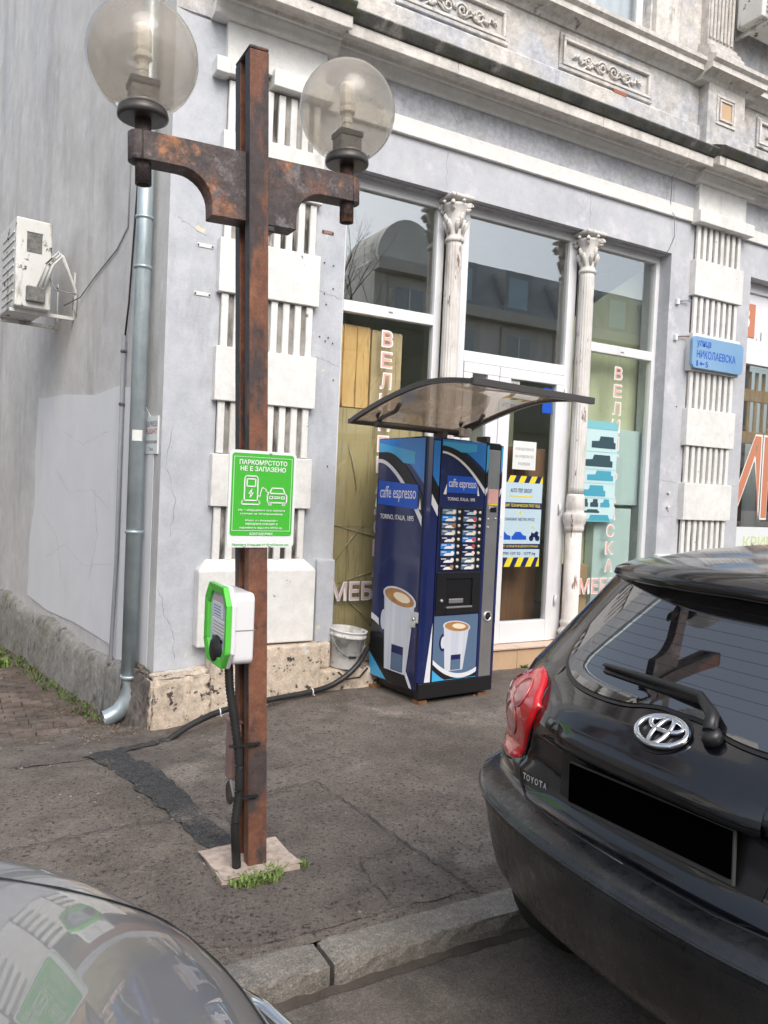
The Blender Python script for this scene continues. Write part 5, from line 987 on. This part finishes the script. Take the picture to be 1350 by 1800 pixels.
XFT = [(.14, 5.50), (.3, 5.58), (.5, 5.60), (.62, 5.55), (.72, 5.35), (.80, 5.0), (.86, 4.7), (.90, 4.6), (1.0, 4.42), (1.2, 4.08), (1.36, 3.78), (1.42, 3.6), (1.45, 3.45), (1.475, 3.3), (1.49, 3.1), (1.495, 3.0)]
DT = [(.14, .56), (.62, .60), (.70, .46), (.9, .43), (1.0, .42), (1.06, .34), (1.36, .20), (1.5, .18)]
def avg(T, z, w): return sum(interp(T, z+w*k/5) for k in range(-5, 6))/11
def rear_s(v, z, off=0., n=2.5, w=.07):      # smoothed tail surface that the lamps sit on
    a = min(abs(v), 1.); p = Vector((avg(XR, z, w)+avg(DT, z, w)*(1-(1-a**n)**(1/n)), YC+avg(WT, z, w)*v, z))
    if off:
        vv = max(-.93, min(.93, v)); e = .03; nn = (rear_s(vv+e, z)-rear_s(vv-e, z)).cross(rear_s(vv, z+.04)-rear_s(vv, z-.04)).normalized(); p += (nn if nn.x < 0 else -nn)*off
    return p
def rear(v, z, off=0., n=2.5):
    a = min(abs(v), 1.); k_ = sstep(.40, .60, a)*sstep(.70, .76, z)*(1-sstep(1.02, 1.07, z)); x = interp(XR, z)*(1-k_)+(avg(XR, z, .09)*k_ if k_ else 0)+interp(DT, z)*(1-(1-a**n)**(1/n))
    p = Vector((x, YC+interp(WT, z)*v, z))
    if off:
        e = .012; vv = max(-.96, min(.96, v)); pa = rear(vv+e, z); pb = rear(vv-e, z); pc = rear(vv, z+.02); pd = rear(vv, z-.02)
        nn = (pa-pb).cross(pc-pd).normalized(); nn = nn if nn.x < 0 else -nn; p = p+nn*off
    return p
CAR = thing('black_hatchback', 'dusty black hatchback with red tail lamps parked at the kerb', 'car', (3.5, YC, ROADZ))
zs = sorted(set([z for z, _ in XR]+[.14+.02*k for k in range(68)])); zs = [z for i, z in enumerate(zs) if i == 0 or z-zs[i-1] > .004]
rows = []
for z in zs:
    ring = [rear(math.sin(PI/2*k/26), z) for k in range(26, -27, -1)]
    w = interp(WT, z); xf = interp(XFT, z); xr = interp(XR, z)+interp(DT, z); df = min(.45, (xf-xr)*.4)
    ring += [Vector((xr+(xf-df-xr)*k/14, YC-w, z)) for k in range(1, 15)]
    ring += [Vector((xf-df*(1-(1-abs(math.sin(PI/2*k/10))**2.4)**(1/2.4)), YC+w*math.sin(PI/2*k/10), z)) for k in range(-9, 10)]
    ring += [Vector((xf-df-(xf-df-xr)*k/14, YC+w, z)) for k in range(0, 14)]
    rows.append(ring)
body = MB().grid(rows, close=True); n = len(rows[0]); body.f.append(list(range(n))[::-1]); body.m.append(0); body.sm.append(False); body.f.append([(len(rows)-1)*n+k for k in range(n)]); body.m.append(0); body.sm.append(True)
for i_, f_ in enumerate(body.f):
    if all(body.v[k][2] < .70 and body.v[k][0] < 2.0 for k in f_): body.m[i_] = 1
BODY = body.build('body', ['car_black', 'bumper_black'], CAR)
def patch(name, mat, poly, off, par, n=26, thick=0., smooth=True, surf=None):
    surf = surf or rear
    """poly in (v,z) mapped on the tail surface; filled by horizontal strips"""
    if len(poly) > 8:
        for _ in range(2):
            q = []
            for i in range(len(poly)):
                a, b = poly[i], poly[(i+1) % len(poly)]; q += [(a[0]*.75+b[0]*.25, a[1]*.75+b[1]*.25), (a[0]*.25+b[0]*.75, a[1]*.25+b[1]*.75)]
            poly = q
    bm = bmesh.new(); vs = [bm.verts.new((a, b, 0)) for a, b in poly]; f = bm.faces.new(vs); bmesh.ops.triangulate(bm, faces=[f])
    for _ in range(4):
        bmesh.ops.subdivide_edges(bm, edges=[e for e in bm.edges if e.calc_length() > .03], cuts=1); bmesh.ops.triangulate(bm, faces=bm.faces)
    for v in bm.verts: v.co = surf(v.co.x, v.co.y, off)
    bmesh.ops.recalc_face_normals(bm, faces=bm.faces)
    for ff in bm.faces: ff.smooth = smooth
    if sum(ff.normal.x for ff in bm.faces) > 0: bmesh.ops.reverse_faces(bm, faces=bm.faces)
    me = bpy.data.meshes.new(name); bm.to_mesh(me); bm.free(); me.materials.append(MATS[mat]); o = bpy.data.objects.new(name, me); COL.objects.link(o)
    if thick: s_ = o.modifiers.new('s', 'SOLIDIFY'); s_.thickness = thick; s_.offset = -1
    attach(o, par); return o
def vy(y, z): return (y-YC)/interp(WT, z)
half = [(.0, 1.062), (.07, 1.064), (.13, 1.058), (.20, 1.046), (.32, 1.042), (.46, 1.046), (.58, 1.065), (.655, 1.10), (.70, 1.17), (.715, 1.25), (.715, 1.345), (.5, 1.356), (.25, 1.36), (.0, 1.362)]
poly = half+[(-a, z) for a, z in half[::-1][1:-1]]
def inset(poly, k): return [(a*k, 1.2+(z-1.2)*(1-(1-k)*2.2)) for a, z in poly]
patch('window_seal', 'car_trim', [(a*1.025, 1.2+(z-1.2)*1.05) for a, z in poly], .003, CAR)
RG = patch('rear_window', 'car_glass', poly, .006, CAR)
for k in range(9):
    z = 1.10+k*.027
    MB().tube([rear(v, z, .0068) for v in [-.6+1.2*i/20 for i in range(21)]], .0003, 4).build('heating_wire', 'heat_wire', RG)
# spoiler
mb = MB(); rows = []
for i in range(-16, 17):
    v = i/16; y = YC+.60*v; s = .17*abs(v)**2.6; rows.append([(1.99+s*.6, y, 1.352-.004*abs(v)), (1.875+s, y, 1.362-.012*abs(v)), (1.862+s, y, 1.375-.012*abs(v)), (1.872+s, y, 1.398-.014*abs(v)), (2.0+s*.8, y, 1.432-.022*abs(v)), (2.25, y*.94+YC*.06, 1.452-.03*abs(v)**2)])
mb.grid(rows).build('spoiler', 'car_black', CAR)
# tail lamps
def lampgeo(sg):
    out = [(.72, 1.045), (.715, 1.045), (.64, 1.03), (.585, .985), (.565, .94), (.585, .87), (.61, .81), (.632, .770), (.636, .766), (.70, .750), (.80, .752), (.90, .765), (.935, .79), (.945, .84), (.925, .90), (.885, .95), (.82, 1.0)]
    L = patch('tail_lamp', 'lamp_red', [(sg*a, z) for a, z in out], .016, CAR, thick=.03, surf=rear_s)
    for cx, cz, rx, rz in ((.70, .965, .052, .042), (.735, .875, .060, .055)):
        q = patch('lamp_lens', 'lamp_red_pale', [(sg*(cx+rx*math.cos(t)), cz+rz*math.sin(t)) for t in [2*PI*k/18 for k in range(18)]], .0185, L, thick=.003, surf=rear_s)
        MB().tube([rear_s(sg*(cx+rx*math.cos(t)), cz+rz*math.sin(t), .019) for t in [2*PI*k/24 for k in range(25)]], .002, 5).build('lens_ring', 'lamp_red_pale', L)
lampgeo(1); lampgeo(-1)
# plate recess, plate, handle lip, shut lines
def ypoly(pts): return [(vy(y, z), z) for y, z in pts]
patch('plate_recess', 'car_trim', ypoly([(1.685, .745), (1.035, .745), (1.02, .89), (1.70, .89)]), .002, CAR)
MB().hexa([(1.556, 1.628, .735), (1.556, 1.092, .755), (1.566, 1.092, .755), (1.566, 1.628, .735), (1.552, 1.628, .866), (1.552, 1.092, .886), (1.562, 1.092, .886), (1.562, 1.628, .866)]).build('plate_frame', 'plate_frame', CAR, .003, 1)
MB().hexa([(1.5505, 1.622, .752), (1.5505, 1.098, .772), (1.5555, 1.098, .772), (1.5555, 1.622, .752), (1.5475, 1.622, .862), (1.5475, 1.098, .882), (1.5515, 1.098, .882), (1.5515, 1.622, .862)]).build('number_plate', 'car_plate', CAR)
rows = []
for i in range(0, 25):
    y = 1.03+.66*i/24; v = vy(y, .93); p = rear(v, .93); q = .5*(abs(i-12)/12)**6
    rows.append([(p.x+.03, y, .882), (p.x-.012+.02*q, y, .893), (p.x-.020+.03*q, y, .915), (p.x-.014+.03*q, y, .94), (p.x+.012, y, .962)])
MB().grid(rows).build('tailgate_handle', 'car_black', CAR)
for sg in (1, -1):
    MB().tube([rear(sg*v, z, .0008) for v, z in ((.625, 1.07), (.60, 1.0), (.565, .95), (.575, .88), (.60, .80), (.615, .76), (.585, .715), (.50, .70), (.3, .697), (.0, .697))], .0035, 6).build('shut_line', 'car_trim', CAR)
    MB().tube([rear(sg*v, z, .0008) for v, z in ((.70, .752), (.80, .735), (.88, .735), (.95, .74))], .0035, 6).build('shut_line', 'car_trim', CAR)
# emblem: an outer ring and two crossed ellipses
EC = rear(vy(1.36, 1.018), 1.018, .010); en = (rear(.0, 1.018, .05)-rear(0, 1.018)).normalized(); ey = Vector((0, -1, 0)); ez = en.cross(ey).normalized(); ez = ez if ez.z > 0 else -ez
em = MB()
def ering(cx_, cz_, rx, rz, r, rot=0): em.tube([EC+ey*x+ez*z for x, z in (lambda P: P+[P[0]])(ell(cx_, cz_, rx, rz, 40, rot))], r, 8, caps=False)
ering(0, 0, .074, .051, .0082); ering(0, -.002, .021, .047, .0068); ering(0, .022, .050, .022, .0068)
em.build('emblem', 'chrome', CAR)
patch('emblem_back', 'car_trim', ypoly([(1.36+a, 1.018+b*.8) for a, b in ell(0, 0, .078, .052, 24)]), .002, CAR)
# badge lettering follows the tailgate
for i, chh in enumerate('TOYOTA'):
    y = 1.845-.0185*i; z = .742; p = rear(vy(y, z), z, .0035); q = rear(vy(y-.02, z), z, .0035)
    text('badge_letter', chh, 'badge', CAR, p, (q-p), (0, 0, 1), .0155, .020, .0015, .02)
# wiper
wp = [rear(v, z, o_) for v, z, o_ in ((-.155, 1.035, .028), (-.13, 1.065, .034), (-.06, 1.098, .036), (.10, 1.103, .030), (.25, 1.105, .026), (.40, 1.106, .02), (.425, 1.106, .012))]
WA = MB().tube(wp, [.018, .017, .013, .011, .009, .006, .003], 10).build('wiper', 'wiper_black', CAR)
MB().tube([rear(v, 1.094, .010) for v in [-.1+.5*k/12 for k in range(13)]], .005, 6).build('wiper_blade', 'wiper_black', WA)
MB().lathe([(.026, 0), (.026, .02), (.018, .03), (0, .031)], rear(-.158, 1.035, .004), 16, ax=en.to_track_quat('Z', 'Y').to_matrix()).build('wiper_cap', 'wiper_black', WA)
# bumper edge line, fog strip
MB().tube([rear(math.sin(PI/2*k/24)*.98, .664, .0) for k in range(-24, 25)], .005, 6).build('bumper_edge', 'bumper_black', CAR)
# side windows, wheels
for sg in (1, -1):
    w = lambda z: YC+sg*(interp(WT, z)+.004)
    for a0, a1, b0, b1 in ((2.25, 3.05, 2.35, 2.95), (3.12, 4.25, 3.02, 3.72)): MB().add([(a0, w(1.04), 1.04), (a1, w(1.04), 1.04), (b1, w(1.33), 1.33), (b0, w(1.33), 1.33)], [(0, 1, 2, 3)]).build('side_window', 'car_glass', CAR, fix=False)
    for xw in (2.20, 4.80):
        wy = YC+sg*.80; R_ = Matrix.Rotation(PI/2, 3, 'X')
        MB().lathe([(.33, -.095), (.35, -.06), (.35, .06), (.33, .095)], (xw, wy, ROADZ+.318), 32, ax=R_).build('arch_liner', 'void', CAR)
        wh = MB().lathe([(.20, -.10), (.29, -.10), (.312, -.085), (.317, 0), (.312, .085), (.29, .10), (.20, .10)], (xw, wy, ROADZ+.318), 36, ax=R_).build('wheel', 'black_rubber', CAR)
        MB().lathe([(.0, -.102), (.05, -.108), (.19, -.098), (.20, -.105), (.205, -.06), (.205, .06), (.20, .105), (.19, .098), (.05, .108), (0, .102)], (xw, wy, ROADZ+.318), 30, ax=R_).build('rim', 'chrome_satin', wh)
# ------------------------------------------------------------------ grey car in the foreground (its front end)
GC = thing('grey_car', 'silver grey car parked behind the black hatchback, glossy bonnet with reflections', 'car', (-1.3, 1.24, ROADZ))
HT = [(-4.0, .70), (-3.95, .86), (-3.6, .98), (-.6, .985), (-.3, .95), (0, .893), (.15, .842), (.3, .772), (.42, .70), (.5, .635), (.56, .57), (.6, .51), (.63, .43), (.65, .30)]
GY0, GW = 1.24, .86
def gw(X):
    t = (X-(.655-.75))/.75; r = 1 if t <= 0 else max(0, 1-min(t, 1)**2.3)**(1/2.3)
    t2 = (-3.5-X)/.55; r2 = 1 if t2 <= 0 else max(0, 1-min(t2, 1)**2.5)**(1/2.5)
    return GW*min(r, r2)
def HS(X):   # smooth the table a little
    w_ = max(.004, min(.14, (.66-X)*.45)); return sum(interp(HT, X+w_*k/6) for k in range(-6, 7))/13
def gsurf(X, v, off=0., p=3.5):
    h = HS(X); zb = .05; a = min(abs(v), 1.); q = Vector((X, GY0+gw(X)*v, zb+(h-zb)*(1-a**p)**(1/p)))
    if off:
        e = .01; vv = max(-.97, min(.97, v)); n_ = (gsurf(X+.02, vv)-gsurf(X-.02, vv)).cross(gsurf(X, vv+e)-gsurf(X, vv-e)).normalized(); q += (n_ if n_.z > 0 else -n_)*off
    return q
XSs = [.652, .645, .635, .62]+[.60-.02*k for k in range(40)]+[-.25-.15*k for k in range(25)]
XSs = [x for x in XSs if x > -3.95]+[-3.98]
rows = []
for X in XSs: rows.append([gsurf(X, math.sin(PI/2*k/40)) for k in range(-40, 41)]+[Vector((X, GY0+gw(X), .02)), Vector((X, GY0-gw(X), .02))])
gb = MB().grid(rows, close=True); n = len(rows[0]); gb.f.append(list(range(n))); gb.m.append(0); gb.sm.append(False); gb.f.append([(len(rows)-1)*n+k for k in range(n)]); gb.m.append(0); gb.sm.append(False)
gb.build('body', 'car_grey', GC)
# cabin
rows = []
for z in [.96, 1.0, 1.1, 1.2, 1.3, 1.36, 1.395, 1.41]:
    t = (z-.96)/.45; w = .78-.22*t; xf = -.35-1.15*t if t < .9 else -1.45-1.0*(t-.9)*6; xr = -3.55+.55*t+(.9*(t-.9)*6 if t > .9 else 0)
    rows.append([Vector((xf, GY0-w+.12, z)), Vector((xf+.08, GY0, z)), Vector((xf, GY0+w-.12, z)), Vector((xf-.12, GY0+w, z)), Vector(((xf+xr)/2, GY0+w, z)), Vector((xr+.1, GY0+w, z)), Vector((xr, GY0+w-.1, z)), Vector((xr, GY0-w+.1, z)), Vector((xr+.1, GY0-w, z)), Vector(((xf+xr)/2, GY0-w, z)), Vector((xf-.12, GY0-w, z))])
cb = MB().grid(rows[:6], close=True); cb.build('cabin_glass', 'car_glass', GC)
rb = MB().grid(rows[5:], close=True); rb.f.append([2*11+k for k in range(11)]); rb.m.append(0); rb.sm.append(True); rb.build('roof', 'car_grey', GC)
# bonnet shut line, headlamps with chrome rims, wheels
for sg in (1, -1):
    MB().tube([gsurf(X, sg*v, .0005) for X, v in ((-.4, .42), (-.1, .415), (.09, .42), (.2, .44), (.3, .48), (.37, .54), (.42, .60), (.47, .62), (.51, .55), (.53, .4), (.54, .2), (.54, .0))], .0035, 6).build('shut_line', 'car_trim', GC)
    hl = MB(); rows = []
    for X, va, vb_ in ((.44, .86, .955), (.50, .80, .95), (.55, .72, .94), (.59, .62, .92), (.615, .50, .88)): rows.append([gsurf(X, sg*(va+(vb_-va)*k/8), .006) for k in range(9)])
    hl.grid(rows).build('headlamp', 'chrome', GC)
    for xw in (-.25, -2.85):
        wy = GY0+sg*.77; R_ = Matrix.Rotation(PI/2, 3, 'X')
        wh = MB().lathe([(.20, -.10), (.29, -.10), (.312, -.085), (.317, 0), (.312, .085), (.29, .10), (.20, .10)], (xw, wy, ROADZ+.318), 32, ax=R_).build('wheel', 'black_rubber', GC)
        MB().lathe([(.0, -.102), (.05, -.108), (.19, -.098), (.205, -.06), (.205, .06), (.19, .098), (.05, .108), (0, .102)], (xw, wy, ROADZ+.318), 28, ax=R_).build('rim', 'chrome_satin', wh)
# chrome strip on the front corner
MB().tube([(.60, 1.66, .44), (.632, 1.56, .455), (.655, 1.44, .462), (.668, 1.30, .465), (.672, 1.1, .466)], .016, 10).build('chrome_strip', 'chrome', GC)
# ------------------------------------------------------------------ plants and litter
def tuft(name, label, pts, mat, nb, h, cat='plant', kind=None, wide=.006):
    mb = MB()
    for (px, py, pr_) in pts:
        for k in range(nb):
            a = random.uniform(0, 2*PI); r = pr_*math.sqrt(random.random()); x, y = px+r*math.cos(a), py+r*math.sin(a); z = gz(x, y)
            hh = h*random.uniform(.4, 1.1); l = random.uniform(.2, 1.0)*hh; b = random.uniform(0, 2*PI); d = Vector((math.cos(b), math.sin(b), 0)); s = Vector((-d.y, d.x, 0))*wide*random.uniform(.6, 1.3); p = Vector((x, y, z-.003))
            m_ = p+d*l*.35+Vector((0, 0, hh*.6)); t_ = p+d*l+Vector((0, 0, hh*random.uniform(.7, 1)))
            mb.add([p-s*.6, p+s*.6, m_+s, m_-s, t_], [(0, 1, 2, 3), (3, 2, 4)])
    return mb.build(name, mat, None, label=label, cat=cat, kind=kind, fix=False)
tuft('grass_tuft', 'bright green grass tuft at the edge of the lamp post slab', [(1.10, 2.93, .06), (1.16, 2.925, .06), (1.05, 2.92, .05), (1.20, 2.94, .035)], 'grass_green', 130, .045, 'grass', wide=.005)
tuft('grass_tuft', 'tiny grass sprig at the right corner of the lamp post slab', [(1.33, 2.95, .022)], 'grass_green', 45, .035, 'grass', wide=.004)
tuft('grass_tuft', 'thin grass sprigs at the left corner of the lamp post slab', [(.985, 2.99, .03)], 'weed_green', 30, .03, 'grass', wide=.004)
wpts = [(P0.x-.14*s-.14-.1*random.random(), YW+s, .05+.05*random.random()) for s in [.5+.14*k for k in range(36)]]
tuft('weeds', 'weeds growing along the foot of the mossy side wall', wpts, 'weed_green', 15, .05, 'weeds', 'stuff', .009)
tuft('weed_clump', 'leafy green weed clump by the side wall in the lane', [(P0.x-.14*3.6-.45, YW+3.7, .14), (P0.x-.14*3.2-.40, YW+3.2, .10)], 'grass_green', 150, .10, 'weeds', wide=.016)
tuft('weed_clump', 'low weeds growing at the foot of the tiled shop step', [(5.05, 5.57, .05), (5.2, 5.57, .05), (4.7, 5.58, .03)], 'weed_green', 60, .045, 'weeds', wide=.006)
# scattered grit and litter
mb = MB()
for k in range(520):
    x = random.uniform(.1, 4.5); y = random.uniform(2.5, 5.35)
    if random.random() < .35: x = random.uniform(-.2, 1.6); y = random.uniform(4.7, 6.3)
    if y > 5.35 and x > P0.x-.2: continue
    r = random.choice((.003, .004, .005, .007, .010, .013)); z = gz(x, y)+.004; a = random.uniform(0, PI); c, s = math.cos(a), math.sin(a); e = random.uniform(.4, 1)
    mb.add([(x+r*c, y+r*s, z), (x-r*s*e, y+r*c*e, z), (x-r*c, y-r*s, z), (x+r*s*e, y-r*c*e, z), (x, y, z+r*.8)], [(0, 1, 4), (1, 2, 4), (2, 3, 4), (3, 0, 4)])
mb.build('pavement_grit', 'granite', None, kind='stuff', label='scattered pale grit and crumbs on the asphalt', cat='grit')
mb = MB()
for k in range(420):
    s = random.uniform(.0, 1.6); o_ = random.uniform(.05, .55); q = SW(s-.25, o_, 0); r = random.uniform(.006, .022); z = gz(q.x, q.y)
    if q.y > YW-.75:
        a = random.uniform(0, PI); c, sn = math.cos(a), math.sin(a); mb.add([(q.x+r*c, q.y+r*sn, z), (q.x-r*sn, q.y+r*c, z), (q.x-r*c, q.y-r*sn, z), (q.x+r*sn, q.y-r*c, z), (q.x, q.y, z+r*.9)], [(0, 1, 4), (1, 2, 4), (2, 3, 4), (3, 0, 4)])
mb.build('soil_crumbs', 'soil', None, kind='stuff', label='crumbled soil and rubble below the downpipe outlet', cat='rubble')
# ------------------------------------------------------------------ what the windows and paintwork reflect: the other side of the street
def house(name, label, x0, x1, y0, y1, eave, storeys, nwin, mans, face, wallm='opposite_wall'):
    """face=+1: street front on the y1 side, -1: on the y0 side"""
    o = thing(name, label, 'building', ((x0+x1)/2, (y0+y1)/2, ROADZ)); fy = y1 if face > 0 else y0
    MB().box(x0, x1, y0, y1, ROADZ, eave).build('wall', wallm, o)
    def fb(nm, mt, a0, a1, d0, d1, c0, c1, par=o): return MB().box(a0, a1, min(fy+face*d0, fy+face*d1), max(fy+face*d0, fy+face*d1), c0, c1).build(nm, mt, par)
    fb('cornice', 'opposite_trim', x0-.1, x1+.1, 0, .45, eave-.35, eave+.02); fb('band', 'opposite_trim', x0, x1, .001, .18, eave/storeys-.1, eave/storeys+.25)
    st = eave/storeys
    for s_ in range(storeys):
        for i in range(nwin):
            cx_ = x0+(x1-x0)*(i+.5)/nwin; z0_ = s_*st+.9+(.2 if s_ else 0); z1_ = (s_+1)*st-.75
            f = fb('window', 'opposite_trim', cx_-.75, cx_+.75, .002, .14, z0_-.18, z1_+.28); fb('pane', 'car_glass', cx_-.52, cx_+.52, .141, .145, z0_, z1_, f); fb('mullion', 'upvc', cx_-.03, cx_+.03, .146, .16, z0_, z1_, f)
    if mans:
        d = 1.0; zt = eave+mans
        MB().hexa([(x0, y0, eave+.02), (x1, y0, eave+.02), (x1, y1, eave+.02), (x0, y1, eave+.02), (x0+.3, y0+d, zt), (x1-.3, y0+d, zt), (x1-.3, y1-d, zt), (x0+.3, y1-d, zt)]).build('mansard_roof', 'slate', o)
        for i in range(nwin):
            cx_ = x0+(x1-x0)*(i+.5)/nwin; dm = fb('dormer', 'slate', cx_-.6, cx_+.6, -.9, -.02, eave+.1, eave+mans*.82); fb('pane', 'print_lilac' if False else 'poster_ltblue', cx_-.42, cx_+.42, -.019, -.012, eave+.28, eave+mans*.7, dm)
    return o
house('street_house', 'long pale house with slate mansard and dormers across the street', 13.6, 33, -20, -10.2, 7.9, 2, 8, 1.9, 1)
house('street_house', 'lower pale house across the street beside the bare tree', 1.5, 11.2, -20, -10.0, 6.2, 2, 4, 1.5, 1)
tw = house('street_house', 'narrow corner house with rounded gable across the street', 11.2, 13.6, -19, -9.7, 8.7, 3, 1, 0, 1)
MB().prism([(a, 0, 8.7+b) for a, b in [(11.2, 0)]+[(12.4+1.15*math.cos(t), 1.35*math.sin(t)+.1) for t in [PI-PI*k/14 for k in range(15)]]+[(13.6, 0)]], (0, -12, 0), (0, -9.7, 0)).build('gable', 'opposite_wall', tw)
house('street_house', 'grey house further down the street on the far side', -22, -2, -20, -10.4, 6.6, 2, 7, 1.6, 1)
house('street_house', 'house on the far corner of the side lane', -20, -5.5, 5.8, 16, 6.0, 2, 5, 1.4, -1)
MB().grid([[(x, y, .0) for x in (-60, 0, 60)] for y in (-10.2, -6.2)], smooth=False).build('sidewalk_opposite', 'asphalt', None, kind='structure', fix=False)
# bare tree
TR = thing('bare_tree', 'bare winter tree on the far pavement', 'tree', (8.9, -7.6, 0))
tk = MB(); br = MB()
def branch(mb, p, d, L, r, dep):
    q = [p]; dd = d.copy()
    for k in range(5): dd = (dd+Vector((random.uniform(-.16, .16), random.uniform(-.16, .16), random.uniform(-.03, .12)))).normalized(); q.append(q[-1]+dd*L/5)
    mb.tube(q, [r*(1-.45*k/5) for k in range(6)], 6 if dep < 3 else 4, caps=False)
    if dep < 5:
        for k in range(3 if dep else 5):
            nd_ = (dd+Vector((random.uniform(-.9, .9), random.uniform(-.9, .9), random.uniform(-.1, .5)))).normalized(); branch(br, q[random.choice((3, 4, 5))] if dep else q[random.choice((3, 4, 5))], nd_, L*random.uniform(.5, .68), r*.46, dep+1)
random.seed(23)
branch(tk, Vector((8.9, -7.6, 0)), Vector((.02, -.02, 1)), 4.6, .11, 0)
tk.build('trunk', 'bark', TR); br.build('crown', 'bark', TR)
